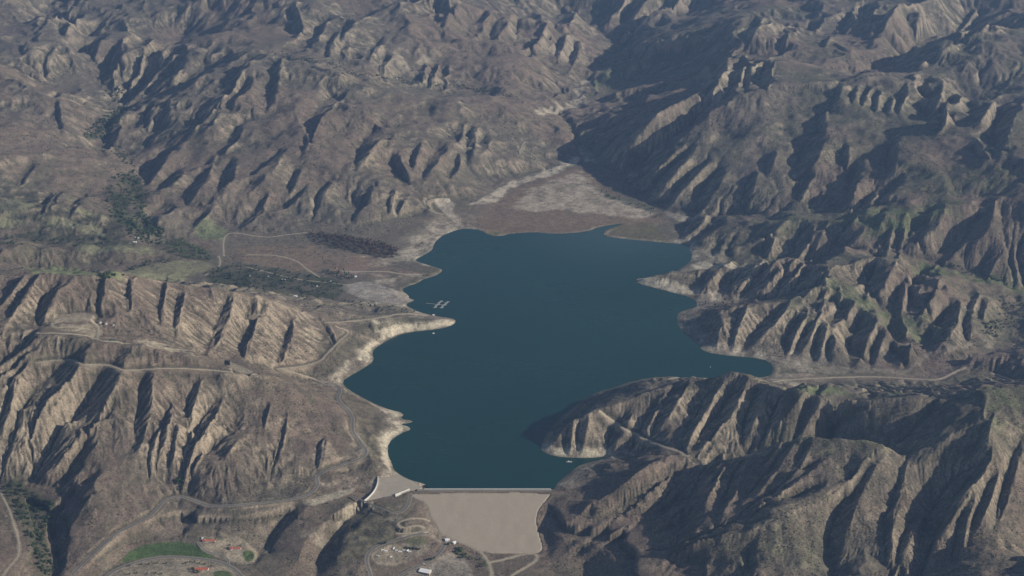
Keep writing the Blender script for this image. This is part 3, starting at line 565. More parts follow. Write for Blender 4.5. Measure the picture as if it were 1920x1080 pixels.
# green slopes on the right
for px,m in (([(1560,425),(1600,398),(1700,388),(1790,370),(1800,385),(1740,425),(1690,440),(1620,435)],.75),([(1420,415),(1560,405),(1560,425),(1430,430)],.4),([(1690,478),(1760,500),(1850,520),(1925,535),(1925,550),(1850,535),(1760,518)],.8),([(1557,525),(1600,540),(1650,570),(1745,615),(1760,640),(1700,620),(1640,590),(1580,560)],.65),([(1470,562),(1510,585),(1570,640),(1540,620),(1480,585)],.5),([(1815,735),(1850,722),(1925,722),(1925,790),(1860,785)],.55),([(1440,818),(1600,822),(1690,865),(1600,845),(1500,835)],.5),([(1300,1010),(1440,985),(1560,960),(1560,1080),(1400,1090)],.18),([(1450,722),(1560,725),(1740,735),(1600,742),(1500,733)],.7),([(1690,310),(1925,300),(1925,350),(1800,365)],.4),([(1480,690),(1560,690),(1600,700),(1500,706)],.4)):
    paint(GREEN,px,m,40,40,.4)
# dry lake bed, delta, flats
paint((.10,.12,.04),[(905,434),(918,443),(945,442),(1000,437),(940,436)],.8,10,8)
paint((.10,.12,.06),[(1065,235),(1090,242),(1145,285),(1150,300),(1110,305),(1080,260)],.7,35,35,.4)
paint((.10,.12,.06),[(1100,185),(1125,145),(1150,105),(1175,95),(1150,150),(1120,190)],.8,45,40,.4)
paint(SAND,[(1000,205),(1040,200),(1085,185),(1078,170),(1100,180),(1095,195),(1050,212),(1010,215)],.7,20,30,.4)
paint(MUD,[(430,462),(560,452),(640,478),(735,485),(720,500),(600,512),(480,498),(425,488)],.75,35,35,.25)
paint((.30,.26,.20),[(1320,650),(1430,668),(1530,682),(1700,694),(1700,702),(1520,700),(1450,690),(1350,668)],.6,14,14,.4)
# rim of bleached shore left by the falling water
w_,k_=poly([(1000,690),(1450,685),(1450,730),(1250,745),(1165,765),(1115,780),(1060,800),(1035,830),(1000,835)],10,6); rimoff=np.ones(Z.shape); rimoff[w_]=1-.85*k_
rim=rimoff*ss(.015,.06,sl+.03*n3)*ss(26,10,Z+7*n2+5*n3)*ss(230,120,sdist+60*n2)*(sdist>-2)*(Y>yc+20)
C=mixc(C,(.33,.285,.22),.62*rim*np.clip(.75+.5*n3,0,1)); C=mixc(C,(.43,.38,.29),.75*rim*ss(.35,.75,sl+.4*n3+.2*n4))
ring=np.sin(Z*2*np.pi/3.4+2.2*n2+1.2*n3)*ss(.05,.2,sl)*rim
C=C*(1+.16*ring[...,None])
C=mixc(C,(.11,.10,.06),.6*ss(2.2,.2,Z)*(sdist<40)*(sdist>-30)*(Y>yc+20))
for px in ([(735,862),(727,850),(728,830),(750,813),(775,803),(765,797),(720,803),(705,825),(712,850),(722,868)],[(733,768),(760,776),(752,786),(735,780)],[(640,705),(700,665),(695,650),(650,680),(620,705)],[(700,600),(850,600),(853,608),(760,620),(700,640)],[(1018,845),(1035,833),(1060,840),(1130,850),(1110,857),(1060,857)],[(1196,521),(1250,522),(1300,545),(1300,556),(1240,542),(1196,531)],[(1300,487),(1420,492),(1360,500),(1290,498)]):
    paint((.45,.40,.30),px,.85,9,9,.45)
# shore terraces and ramps
paint(MUD,[(905,432),(890,415),(925,375),(985,345),(1045,322),(1095,315),(1118,340),(1200,385),(1245,405),(1250,420),(1180,424),(1120,430),(1040,441),(960,440)],.95,25,20,.15)
paint(SAND,[(955,392),(1000,352),(1060,330),(1092,320),(1112,345),(1130,362),(1200,392),(1235,402),(1190,408),(1120,400),(1085,405),(1060,388),(1020,398)],.8,22,26,.3)
paint((.42,.37,.29),[(882,386),(900,374),(940,346),(1000,326),(1060,306),(1085,290),(1090,300),(1075,314),(1000,337),(955,352),(940,372),(910,384)],.9,12,14,.35)
paint((.115,.105,.05),[(1135,424),(1215,414),(1250,440),(1256,454),(1160,447)],.75,25,25,.3)
paint((.06,.085,.045),[(1100,345),(1145,365),(1200,378),(1235,395),(1250,420),(1215,395),(1150,378)],.7,14,14,.4)
paint(SAND,[(1245,396),(1290,404),(1320,402),(1300,412),(1260,412)],.8,16,12)
paint((.20,.155,.125),[(1480,706),(1600,704),(1720,704),(1800,680),(1870,655),(1925,635),(1925,658),(1840,690),(1730,716),(1560,718)],.75,20,20,.2)
paint(SAND,[(1700,695),(1740,670),(1780,655),(1860,648),(1870,640),(1790,645),(1720,670)],.6,14,18,.4)
for px in ([(0,372),(52,374),(62,392),(30,402),(0,402)],[(68,404),(120,410),(200,430),(206,444),(150,436),(100,424)],[(120,392),(190,398),(215,412),(160,408)],[(150,455),(230,462),(300,468),(290,478),(200,474),(140,468)],[(0,405),(50,410),(60,425),(0,430)],[(360,425),(392,400),(428,430),(420,455),(380,450)]):
    paint((.180,.178,.108),px,.85,14,12,.15)
paint((.22,.14,.11),[(540,495),(700,498),(780,505),(790,518),(700,520),(590,512)],.45,35,35,.5)
paint(SAND,[(720,490),(760,470),(790,440),(830,410),(860,420),(850,432),(812,452),(800,478),(740,498)],.75,18,20,.5)
paint((.34,.30,.24),[(815,374),(838,369),(856,385),(845,395),(872,424),(862,427),(835,402)],.9,7,4,.2)
paint((.30,.27,.235),[(632,540),(660,530),(700,527),(740,545),(766,555),(762,572),(720,568),(670,558)],.9,8,5,.1)
paint(SAND,[(735,543),(766,552),(782,563),(766,570),(740,556)],.9,5,3)
paint((.30,.262,.20),[(640,511),(700,509),(745,516),(790,514),(820,512),(800,520),(740,522),(690,516)],.6,10,14,.5)
paint((.36,.32,.25),[(700,527),(722,520),(742,523),(735,530),(712,533)],.5,5,6,.3)
paint((.10,.105,.05),[(775,508),(800,505),(826,505),(818,512),(790,516)],.5,10,10,.2)
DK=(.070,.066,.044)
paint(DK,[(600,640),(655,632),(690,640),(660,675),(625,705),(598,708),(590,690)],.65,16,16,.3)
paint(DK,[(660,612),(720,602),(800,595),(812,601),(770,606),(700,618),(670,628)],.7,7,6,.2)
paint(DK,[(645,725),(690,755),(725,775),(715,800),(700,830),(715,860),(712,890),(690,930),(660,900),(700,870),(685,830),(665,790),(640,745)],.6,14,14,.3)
paint((.13,.12,.085),[(690,940),(760,930),(775,960),(800,990),(780,1030),(700,1020),(650,1050),(630,1040),(660,990)],.35,20,20,.6)
for px in ([(1112,305),(1095,300),(1088,280),(1092,268),(1100,285)],[(1005,212),(1040,203),(1078,196),(1086,190),(1084,180),(1072,166),(1080,162),(1100,182),(1104,190),(1092,198),(1048,210),(1012,217)],[(1068,163),(1076,160),(1090,150),(1110,146),(1112,150),(1092,156)]):
    paint((.36,.32,.25),px,.85,14,14,.2)
paint(MUD,[(960,428),(900,432),(905,420),(960,400),(1040,410),(1120,415),(1180,420),(1120,430),(1040,440)],.5,14,16,.15)
# meadows, lawns, yards
paint((.150,.168,.085),[(48,502),(85,497),(150,499),(180,512),(235,515),(225,524),(160,526),(60,514)],.95,14,12,.1)
paint((.190,.185,.112),[(235,508),(300,491),(365,489),(402,496),(392,506),(330,521),(270,523),(240,517)],.95,14,10,.1)
paint((.115,.135,.075),[(365,425),(395,405),(425,430),(415,452),(380,448)],.8,16,14,.2)
paint((.21,.18,.135),[(275,435),(320,395),(350,420),(355,440),(310,450)],.55,20,18,.2)
paint((.16,.155,.105),[(0,375),(50,375),(60,395),(30,405),(0,400)],.8,20,14,.1)
paint((.16,.155,.105),[(70,405),(110,410),(200,430),(205,442),(120,425)],.6,20,18,.3)
paint((.30,.255,.185),[(372,1004),(400,1001),(450,1008),(480,1030),(480,1052),(460,1060),(430,1050),(400,1043),(378,1028)],.95,6,4,.1)
paint((.29,.25,.185),[(180,1092),(212,1070),(260,1054),(310,1046),(360,1049),(408,1055),(435,1066),(450,1082),(455,1095)],.95,5,3,.1)
paint((.066,.106,.036),[(226,1055),(240,1032),(280,1017),(335,1014),(362,1018),(385,1034),(402,1046),(398,1050),(350,1043),(300,1041),(262,1048)],.95,5,3)
paint((.060,.100,.030),[(458,1033),(474,1032),(477,1050),(462,1054),(455,1045)],.9,4,3); paint((.060,.100,.030),[(400,1072),(425,1068),(440,1080),(440,1095),(400,1095)],.9,4,3)
paint((.31,.265,.20),[(92,603),(110,585),(150,585),(180,592),(172,604),(110,606)],.9,5,3)
paint((.27,.235,.17),[(90,606),(120,609),(185,606),(192,628),(180,636),(150,622),(100,620)],.7,6,4,.3)
paint((.33,.285,.21),[(250,638),(290,638),(325,652),(345,660),(310,657),(270,648)],.8,6,5)
paint((.33,.285,.21),[(427,683),(442,682),(480,697),(465,702),(440,697)],.9,5,3)
paint((.25,.215,.165),[(705,1030),(735,1020),(800,1018),(806,1028),(785,1045),(740,1062),(698,1058),(695,1040)],.9,5,4,.1)
paint((.085,.10,.05),[(760,1008),(800,1005),(806,1018),(790,1025),(765,1020)],.6,4,3)
paint((.26,.23,.185),[(745,1095),(775,1070),(830,1045),(845,1035),(875,1050),(885,1075),(880,1095)],.9,6,5,.1)
paint((.26,.23,.175),[(795,940),(815,985),(835,1005),(830,1020),(812,1005),(800,980)],.5,6,8,.4)
paint((.33,.29,.22),[(575,940),(600,930),(655,915),(665,918),(640,932),(600,945),(578,948)],.9,5,5)
paint((.31,.27,.20),[(640,955),(672,945),(680,950),(650,985),(620,1015),(585,1025),(560,1000),(600,990)],.65,8,14,.5)
paint((.31,.27,.20),[(598,905),(625,905),(650,895),(640,908),(605,915)],.7,5,4); paint((.31,.27,.20),[(645,872),(690,858),(660,850),(680,840),(685,850)],.5,5,4)
paint((.34,.30,.23),[(710,890),(730,880),(745,888),(800,908),(815,918),(795,916),(755,895)],.75,5,5,.2)
paint((.27,.24,.185),[(715,975),(745,965),(760,975),(740,980)],.6,6,5); 
# bands of road cut
for kind,w,W in ROADS:
    d,_=line_dist(W,X,Y,w/2+9); C=mixc(C,(.33,.285,.21) if kind=='dirt' else (.29,.25,.19),ss(w/2+5,w/2+1,d+1.5*n3)*.8)
# creek beds and tree ground

SCR=(.034,.046,.024)
for px in ([(0,905),(30,905),(80,935),(110,950),(100,985),(80,1010),(105,1060),(110,1090),(70,1090),(60,1030),(40,985),(10,935)],[(155,255),(195,225),(225,195),(240,205),(215,240),(190,265)],[(205,335),(250,320),(270,350),(265,400),(300,430),(290,450),(240,430),(200,390)],[(300,450),(340,445),(400,475),(395,490),(350,488),(310,470)],[(385,510),(430,495),(500,500),(620,520),(650,530),(640,560),(600,560),(480,545),(390,530)],[(575,437),(640,437),(740,460),(745,475),(720,485),(640,470),(590,455)]):
    paint(SCR,px,.75,14,14,.4)
C*= (1+.16*n4[...,None]+.10*n3[...,None]+.06*fbm(X,Y,5.5,109,2)[...,None])
C=np.clip(C,.012,.6)
log('colours')
# ------------------------------------------------------------------ scene helpers
SC=bpy.context.scene; COL=SC.collection
def mat(name,col,rough=.9,noise=0.,scale=.3,metal=0.,spec=.3):
    m=bpy.data.materials.new(name); m.use_nodes=True; nt=m.node_tree; b=nt.nodes['Principled BSDF']
    b.inputs['Roughness'].default_value=rough; b.inputs['Metallic'].default_value=metal; b.inputs['Specular IOR Level'].default_value=spec
    if noise:
        t=nt.nodes.new('ShaderNodeTexCoord'); n=nt.nodes.new('ShaderNodeTexNoise'); n.inputs['Scale'].default_value=scale; n.inputs['Detail'].default_value=6
        r=nt.nodes.new('ShaderNodeValToRGB'); c=np.array(col)
        r.color_ramp.elements[0].position=.3; r.color_ramp.elements[0].color=(*(c*(1-noise)),1); r.color_ramp.elements[1].position=.7; r.color_ramp.elements[1].color=(*np.minimum(c*(1+noise),1),1)
        nt.links.new(t.outputs['Object'],n.inputs['Vector']); nt.links.new(n.outputs['Fac'],r.inputs['Fac']); nt.links.new(r.outputs['Color'],b.inputs['Base Color'])
    else: b.inputs['Base Color'].default_value=(*col,1)
    return m
def mesh_np(name,V,Q,mats=(),smooth=False,midx=None):
    """V (n,3); Q list of index arrays, each (m,3) or (m,4)"""
    me=bpy.data.meshes.new(name); V=np.asarray(V,'f4'); me.vertices.add(len(V)); me.vertices.foreach_set('co',V.ravel())
    Q=[np.asarray(q,'i4') for q in Q if len(q)]
    flat=np.concatenate([q.ravel() for q in Q]); n=np.concatenate([np.full(len(q),q.shape[1],'i4') for q in Q]); st=np.concatenate([[0],np.cumsum(n)[:-1]]).astype('i4')
    me.loops.add(len(flat)); me.loops.foreach_set('vertex_index',flat); me.polygons.add(len(n)); me.polygons.foreach_set('loop_start',st)
    if smooth: me.polygons.foreach_set('use_smooth',np.ones(len(n),bool))
    for m in mats: me.materials.append(m)
    if midx is not None: me.polygons.foreach_set('material_index',np.asarray(midx,'i4'))
    me.update(calc_edges=True); return me
def obj(name,me,parent=None,loc=None,rz=0.,**kw):
    o=bpy.data.objects.new(name,me); COL.objects.link(o)
    if parent is not None: o.parent=parent
    if loc is not None: o.location=loc
    if rz: o.rotation_euler=(0,0,rz)
    for k,v in kw.items(): o[k]=v
    return o
def thing(name,label,cat,loc=(0,0,0),rz=0.,group=None,me=None):
    o=obj(name,me,None,loc,rz,label=label,category=cat)
    if group: o['group']=group
    return o
class MB:
    """small mesh builder: everything added ends in one mesh"""
    def __init__(s): s.v=[]; s.f=[]; s.m=[]
    def add(s,V,Fs,m=0):
        b=len(s.v); s.v+= [tuple(map(float,p)) for p in V]; s.f+=[tuple(b+i for i in f) for f in Fs]; s.m+=[m]*len(Fs)
    def box(s,x0,x1,y0,y1,z0,z1,m=0):
        s.add([(x0,y0,z0),(x1,y0,z0),(x1,y1,z0),(x0,y1,z0),(x0,y0,z1),(x1,y0,z1),(x1,y1,z1),(x0,y1,z1)],[(0,3,2,1),(4,5,6,7),(0,1,5,4),(1,2,6,5),(2,3,7,6),(3,0,4,7)],m)
    def gable(s,x0,x1,y0,y1,z,h,ov=.6,m=0,hip=0.):
        x0-=ov;x1+=ov;y0-=ov;y1+=ov; c=(y0+y1)/2; t=.25
        s.add([(x0,y0,z),(x1,y0,z),(x1,y1,z),(x0,y1,z),(x0+hip,c,z+h),(x1-hip,c,z+h),(x0,y0,z-t),(x1,y0,z-t),(x1,y1,z-t),(x0,y1,z-t)],[(0,1,5,4),(2,3,4,5),(3,0,4),(1,2,5),(6,7,1,0),(7,8,2,1),(8,9,3,2),(9,6,0,3),(9,8,7,6)],m)
    def strip(s,P,w,z0,z1,m=0,off=0.):
        """wall or ribbon body along points P (x,y,z), width w, from z+z0 to z+z1, shifted off to the left"""
        P=np.asarray(P,float); T=np.gradient(P[:,:2],axis=0); T/=np.linalg.norm(T,axis=1)[:,None]+1e-9; N=np.stack([-T[:,1],T[:,0]],1)
        A=P[:,:2]+N*(off+w/2); B=P[:,:2]+N*(off-w/2); n=len(P); V=[]
        for i in range(n): V+=[(*A[i],P[i,2]+z1),(*B[i],P[i,2]+z1),(*B[i],P[i,2]+z0),(*A[i],P[i,2]+z0)]
        Fs=[]
        for i in range(n-1):
            a=4*i;b=a+4; Fs+=[(a+1,b+1,b,a),(a+2,b+2,b+1,a+1),(a+3,b+3,b+2,a+2),(a,b,b+3,a+3)]
        Fs+=[(0,3,2,1),(4*n-4,4*n-3,4*n-2,4*n-1)]; s.add(V,Fs,m)
    def tube(s,a,b,r0,r1,n=6,m=0):
        a=Vector(a); b=Vector(b); q=(b-a).to_track_quat('Z','Y'); V=[]
        for p,r in ((a,r0),(b,r1)):
            for i in range(n): V.append(p+q@Vector((math.cos(2*math.pi*i/n)*r,math.sin(2*math.pi*i/n)*r,0)))
        s.add(V,[(i,(i+1)%n,n+(i+1)%n,n+i) for i in range(n)]+[tuple(range(n-1,-1,-1)),tuple(range(n,2*n))],m)
    def me(s,name,mats,smooth=False):
        me=bpy.data.meshes.new(name); me.from_pydata(s.v,[],s.f)
        for m in mats: me.materials.append(m)
        me.polygons.foreach_set('material_index',s.m)
        if smooth: me.polygons.foreach_set('use_smooth',[True]*len(s.f))
        me.update(); return me
# ------------------------------------------------------------------ land
def land_material():
    m=bpy.data.materials.new('dry_hillside'); m.use_nodes=True; nt=m.node_tree; b=nt.nodes['Principled BSDF']; L=nt.links.new
    b.inputs['Roughness'].default_value=.95; b.inputs['Specular IOR Level'].default_value=.08
    a=nt.nodes.new('ShaderNodeAttribute'); a.attribute_name='albedo'; t=nt.nodes.new('ShaderNodeTexCoord')
    def noise(sc,lo,hi,det=4):
        n=nt.nodes.new('ShaderNodeTexNoise'); n.inputs['Scale'].default_value=sc; n.inputs['Detail'].default_value=det; n.inputs['Roughness'].default_value=.65; L(t.outputs['Object'],n.inputs['Vector'])
        r=nt.nodes.new('ShaderNodeMapRange'); r.inputs[1].default_value=.32; r.inputs[2].default_value=.68; r.inputs[3].default_value=lo; r.inputs[4].default_value=hi; L(n.outputs['Fac'],r.inputs[0]); return n,r
    n1,r1=noise(.17,.60,1.40,5); n2,r2=noise(.035,.86,1.14)
    k=nt.nodes.new('ShaderNodeMath'); k.operation='MULTIPLY'; L(r1.outputs[0],k.inputs[0]); L(r2.outputs[0],k.inputs[1])
    v=nt.nodes.new('ShaderNodeVectorMath'); v.operation='SCALE'; L(a.outputs['Color'],v.inputs[0]); L(k.outputs[0],v.inputs['Scale']); L(v.outputs[0],b.inputs['Base Color'])
    bp=nt.nodes.new('ShaderNodeBump'); bp.inputs['Strength'].default_value=.6; bp.inputs['Distance'].default_value=3.5; L(n1.outputs['Fac'],bp.inputs['Height']); L(bp.outputs[0],b.inputs['Normal'])
    return m
# the far rows carry the land on to the horizon
FARR=np.exp(np.linspace(math.log(R1),math.log(90000),40))[1:]
fz=[]
for r in FARR:
    x=r*np.sin(th); y=r*np.cos(th); k=math.exp(-(r-R1)/9000.)
    fz.append((Z[-1]*k+(1-k)*(260+180*fbm(x,y,4200,301,4))))
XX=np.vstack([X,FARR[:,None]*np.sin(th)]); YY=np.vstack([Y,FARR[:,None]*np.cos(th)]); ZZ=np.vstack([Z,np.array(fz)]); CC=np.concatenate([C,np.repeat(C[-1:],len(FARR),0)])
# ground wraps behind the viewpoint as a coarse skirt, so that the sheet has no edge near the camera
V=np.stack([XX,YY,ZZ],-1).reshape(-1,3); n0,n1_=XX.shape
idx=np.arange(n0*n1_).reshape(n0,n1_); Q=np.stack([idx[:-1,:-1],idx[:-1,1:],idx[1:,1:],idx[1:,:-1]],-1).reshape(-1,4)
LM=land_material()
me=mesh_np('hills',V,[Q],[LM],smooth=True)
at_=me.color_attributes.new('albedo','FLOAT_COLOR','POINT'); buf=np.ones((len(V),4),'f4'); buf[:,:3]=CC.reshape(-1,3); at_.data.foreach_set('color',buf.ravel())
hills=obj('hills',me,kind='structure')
# water: the cells of the shoreline outline, a little beyond it so that the land cuts its edge
Wm=LAKE.copy()
for _ in range(3):
    P=np.pad(Wm,1); Wm=P[:-2,1:-1]|P[2:,1:-1]|P[1:-1,:-2]|P[1:-1,2:]|Wm
Wm&=~((Y<yc+11)&(X>cL[0]-60)&(X<cR[0]+60))
cell=Wm[:-1,:-1]&Wm[1:,:-1]&Wm[:-1,1:]&Wm[1:,1:]
ii,jj=np.where(cell); ids=np.full((NR,NT),-1); used=np.zeros((NR,NT),bool)
for a in (0,1):
    for b in (0,1): used[ii+a,jj+b]=True
ids[used]=np.arange(used.sum()); Vw=np.stack([X[used],Y[used],np.zeros(used.sum())],-1)
Qw=np.stack([ids[ii,jj],ids[ii,jj+1],ids[ii+1,jj+1],ids[ii+1,jj]],-1)
def water_material():
    m=bpy.data.materials.new('lake_water'); m.use_nodes=True; nt=m.node_tree; b=nt.nodes['Principled BSDF']; L=nt.links.new
    b.inputs['Roughness'].default_value=.18; b.inputs['IOR'].default_value=1.33; b.inputs['Specular IOR Level'].default_value=.32
    t=nt.nodes.new('ShaderNodeTexCoord'); n=nt.nodes.new('ShaderNodeTexNoise'); n.inputs['Scale'].default_value=.0016; n.inputs['Detail'].default_value=4; L(t.outputs['Object'],n.inputs['Vector'])
    r=nt.nodes.new('ShaderNodeValToRGB'); r.color_ramp.elements[0].position=.3; r.color_ramp.elements[0].color=(.0038,.031,.0240,1); r.color_ramp.elements[1].position=.75; r.color_ramp.elements[1].color=(.0056,.038,.0310,1)
    L(n.outputs['Fac'],r.inputs['Fac'])
    # silt at the shallow inflow
    sx=nt.nodes.new('ShaderNodeVectorMath'); sx.operation='DISTANCE'; p=at(1165,436); sx.inputs[1].default_value=tuple(p); L(t.outputs['Object'],sx.inputs[0])
    mr=nt.nodes.new('ShaderNodeMapRange'); mr.inputs[1].default_value=60; mr.inputs[2].default_value=480; mr.inputs[3].default_value=.5; mr.inputs[4].default_value=0; L(sx.outputs['Value'],mr.inputs[0])
    mx=nt.nodes.new('ShaderNodeMix'); mx.data_type='RGBA'; L(mr.outputs[0],mx.inputs['Factor']); L(r.outputs['Color'],mx.inputs['A']); mx.inputs['B'].default_value=(.05,.085,.085,1); L(mx.outputs['Result'],b.inputs['Base Color'])
    mp=nt.nodes.new('ShaderNodeMapping'); mp.inputs['Scale'].default_value=(.0011,.0042,1); mp.inputs['Rotation'].default_value=(0,0,.5); L(t.outputs['Object'],mp.inputs['Vector'])
    wn=nt.nodes.new('ShaderNodeTexNoise'); wn.inputs['Scale'].default_value=1.; wn.inputs['Detail'].default_value=5; L(mp.outputs[0],wn.inputs['Vector'])
    wr=nt.nodes.new('ShaderNodeMapRange'); wr.inputs[1].default_value=.38; wr.inputs[2].default_value=.66; wr.inputs[3].default_value=.10; wr.inputs[4].default_value=.34; L(wn.outputs['Fac'],wr.inputs[0]); L(wr.outputs[0],b.inputs['Roughness'])
    w=nt.nodes.new('ShaderNodeTexNoise'); w.inputs['Scale'].default_value=.12; w.inputs['Detail'].default_value=5; L(t.outputs['Object'],w.inputs['Vector'])
    bp=nt.nodes.new('ShaderNodeBump'); bp.inputs['Strength'].default_value=.25; bp.inputs['Distance'].default_value=.6; L(w.outputs['Fac'],bp.inputs['Height']); L(bp.outputs[0],b.inputs['Normal'])
    return m
obj('water',mesh_np('water',Vw,[Qw],[water_material()]),kind='structure')
log('land')
# roads as ribbons on their cut beds
ASPH=mat('asphalt',(.15,.143,.135),.9,.15,.2); DIRT=mat('dirt_track',(.36,.31,.23),.95,.15,.1); GRAV=mat('gravel_shoulder',(.30,.26,.20),.95,.15,.2)
def ribbon(W,w,dz,off=0.):
    T=np.gradient(W[:,:2],axis=0); T/=np.linalg.norm(T,axis=1)[:,None]+1e-9; N=np.stack([-T[:,1],T[:,0]],1); n=len(W); rows=[]
    for o in (off-w/2,off,off+w/2): rows.append(np.concatenate([W[:,:2]+N*o,(W[:,2]+dz)[:,None]],1))
    V=np.stack(rows,1).reshape(-1,3); i=np.arange(n-1)[:,None]*3+np.array([0,1])[None]; i=i.ravel()
    return V,np.stack([i,i+1,i+4,i+3],1)
for k,(kind,w,W) in enumerate(ROADS):
    z=samp(Z,W[:,0],W[:,1]); W=W.copy(); W[:,2]=z
    if kind=='asphalt':
        V_,Q_=ribbon(W,w+4,.30); obj('road_verge',mesh_np('road_verge',V_,[Q_],[GRAV]),kind='structure')
        V_,Q_=ribbon(W,w,.55); obj('road',mesh_np('road',V_,[Q_],[ASPH]),kind='structure')
    else:
        V_,Q_=ribbon(W,w,.35); obj('dirt_road',mesh_np('dirt_road',V_,[Q_],[DIRT]),kind='structure')
# ------------------------------------------------------------------ dam
CONC=mat('weathered_concrete',(.40,.375,.33),.85,.12,.08); EARTH=mat('rolled_earth_and_rock',(.345,.295,.230),.95,.07,.25); PARA=mat('pale_concrete',(.55,.54,.50),.8,.06,.1)
dam=thing('earth_dam','wide pale earth-fill dam closing the lower end of the lake','dam',(0,0,0))
x0,y0=FW[:,0].min(),FW[:,1].min(); x1,y1=FW[:,0].max(),FW[:,1].max()
gxs=np.arange(x0-6,x1+6,4.); gys=np.arange(y0-6,yc+1,4.); GX,GY=np.meshgrid(gxs,gys,indexing='ij')
ins=inside(FW[:,:2],GX,GY); P=np.pad(ins,2); ins2=ins.copy()
for a in range(5):
    for b in range(5): ins2|=P[a:a+ins.shape[0],b:b+ins.shape[1]]
GZ=planez(GX,GY)+.5*fbm(GX,GY,40,501,3)*np.clip((yc-GY)/10,0,1)
GZ=np.where(ins,GZ,GZ-2.2)
ids=-np.ones(GX.shape,int); c=ins2[:-1,:-1]&ins2[1:,:-1]&ins2[:-1,1:]&ins2[1:,1:]; ii,jj=np.where(c); u=np.zeros(GX.shape,bool)
for a in (0,1):
    for b in (0,1): u[ii+a,jj+b]=True
ids[u]=np.arange(u.sum()); Vd=np.stack([GX[u],GY[u],GZ[u]],-1); Qd=np.stack([ids[ii,jj],ids[ii+1,jj],ids[ii+1,jj+1],ids[ii,jj+1]],-1)
obj('downstream_slope',mesh_np('downstream_slope',Vd,[Qd],[EARTH],smooth=True),dam)
bx0,bx1=cL[0]+2,cR[0]-1
m=MB(); m.box(bx0-4,bx1+2,yc-.2,yc+12,CREST-9,CREST+.35); obj('crest',m.me('crest',[EARTH]),dam)
m=MB(); m.box(bx0-4,bx1,yc+1.0,yc+7,CREST+.35,CREST+.5); obj('crest_road',m.me('crest_road',[ASPH]),dam)
m=MB(); m.box(bx0+16,bx1,yc+8.2,yc+9.4,CREST-.5,CREST+3.4); m.box(bx0+14,bx1+1,yc+7.4,yc+8.2,CREST+.35,CREST+1.2)
for i in range(26): m.box(bx0+17+i*(bx1-bx0-20)/25.,bx0+17.9+i*(bx1-bx0-20)/25.,yc+8.0,yc+8.2,CREST+.4,CREST+3.2)
obj('parapet_wall',m.me('parapet_wall',[PARA]),dam)
V_=[];n=60
for i in range(n+1):
    x=bx0+10+(bx1-bx0-10)*i/n
    for k2,(yy,z_) in enumerate(((yc+12,CREST+.2),(yc+22,CREST-6),(yc+36,-3))): V_.append((x,yy+random.uniform(-.8,.8),z_+random.uniform(-.4,.4)*(k2>0)))
obj('upstream_riprap',mesh_np('upstream_riprap',V_,[[(3*i+k2,3*i+3+k2,3*i+4+k2,3*i+1+k2) for i in range(n) for k2 in (0,1)]],[mat('riprap',(.40,.38,.33),.95,.3,.3)]),dam)
# ------------------------------------------------------------------ spillway
sp_=thing('spillway','pale concrete spillway fan with curved side wall left of the dam','spillway',(0,0,0))
def q3(x,y,z): return tuple(at(x,y,z))
W=SPW
m=MB(); m.add(list(W)+[(p[0],p[1],p[2]-5) for p in W],[tuple(range(len(W)-1,-1,-1))]+[(k2,(k2+1)%len(W),len(W)+(k2+1)%len(W),len(W)+k2) for k2 in range(len(W))])
bm=bmesh.new(); me_=m.me('spillway_floor',[mat('spillway_slab',(.36,.315,.25),.85,.08,.05)]); bm.from_mesh(me_); bmesh.ops.recalc_face_normals(bm,faces=bm.faces); bmesh.ops.triangulate(bm,faces=[f for f in bm.faces if len(f.verts)>4]); bm.to_mesh(me_); bm.free()
obj('spillway_floor',me_,sp_)
wl=smooth_line(np.array([q3(709,893,SPZ),q3(708,908,SPZ),q3(703,920,SPZ),q3(694,931,SPZ-1),q3(683,940,SPZ-3)]),2)
m=MB(); m.strip(wl,2.2,-6,4.2); obj('training_wall',m.me('training_wall',[PARA]),sp_)
wl=np.array([q3(768,918,SPZ+.5),q3(755,923,SPZ),q3(741,928.5,SPZ)]); m=MB(); m.strip(wl,2.2,-5,4); obj('training_wall',m.me('training_wall',[PARA]),sp_)
wl=np.array([q3(687,939,SPZ-4),q3(713,933,SPZ-3),q3(738,929,SPZ-1)]); m=MB(); m.strip(wl,2.5,-22,-.3); obj('drop_wall',m.me('drop_wall',[mat('shade_dark_concrete',(.14,.13,.12),.8,.2,.1)]),sp_)  # drop shadow at the chute end is put into this dark wall colour
# ------------------------------------------------------------------ bridge across the spillway
brd=thing('road_bridge','narrow concrete bridge over the spillway ravine beside the dam','bridge',(0,0,0))
A=np.array(q3(660,930,16)); B=np.array(q3(734,961,6)); Pn=np.linspace(0,1,14)[:,None]*(B-A)+A
m=MB(); m.strip(Pn,5.,-.9,0.); obj('bridge_deck',m.me('bridge_deck',[mat('worn_bridge_deck',(.19,.17,.145),.9,.2,.3)]),brd)
for o in (-2.35,2.35):
    m=MB(); m.strip(Pn,.25,0.,1.0,off=o); obj('railing',m.me('railing',[CONC]),brd)
for a,b in ((678,938),(700,947)):
    t=(a-660)/74.; p=A+(B-A)*t; m=MB(); m.box(p[0]-2.2,p[0]+2.2,p[1]-2,p[1]+2,-30,p[2]-1); m.box(p[0]-3,p[0]+3,p[1]-2.6,p[1]+2.6,p[2]-2.4,p[2]-1.0); obj('pier',m.me('pier',[CONC]),brd)
log('dam')
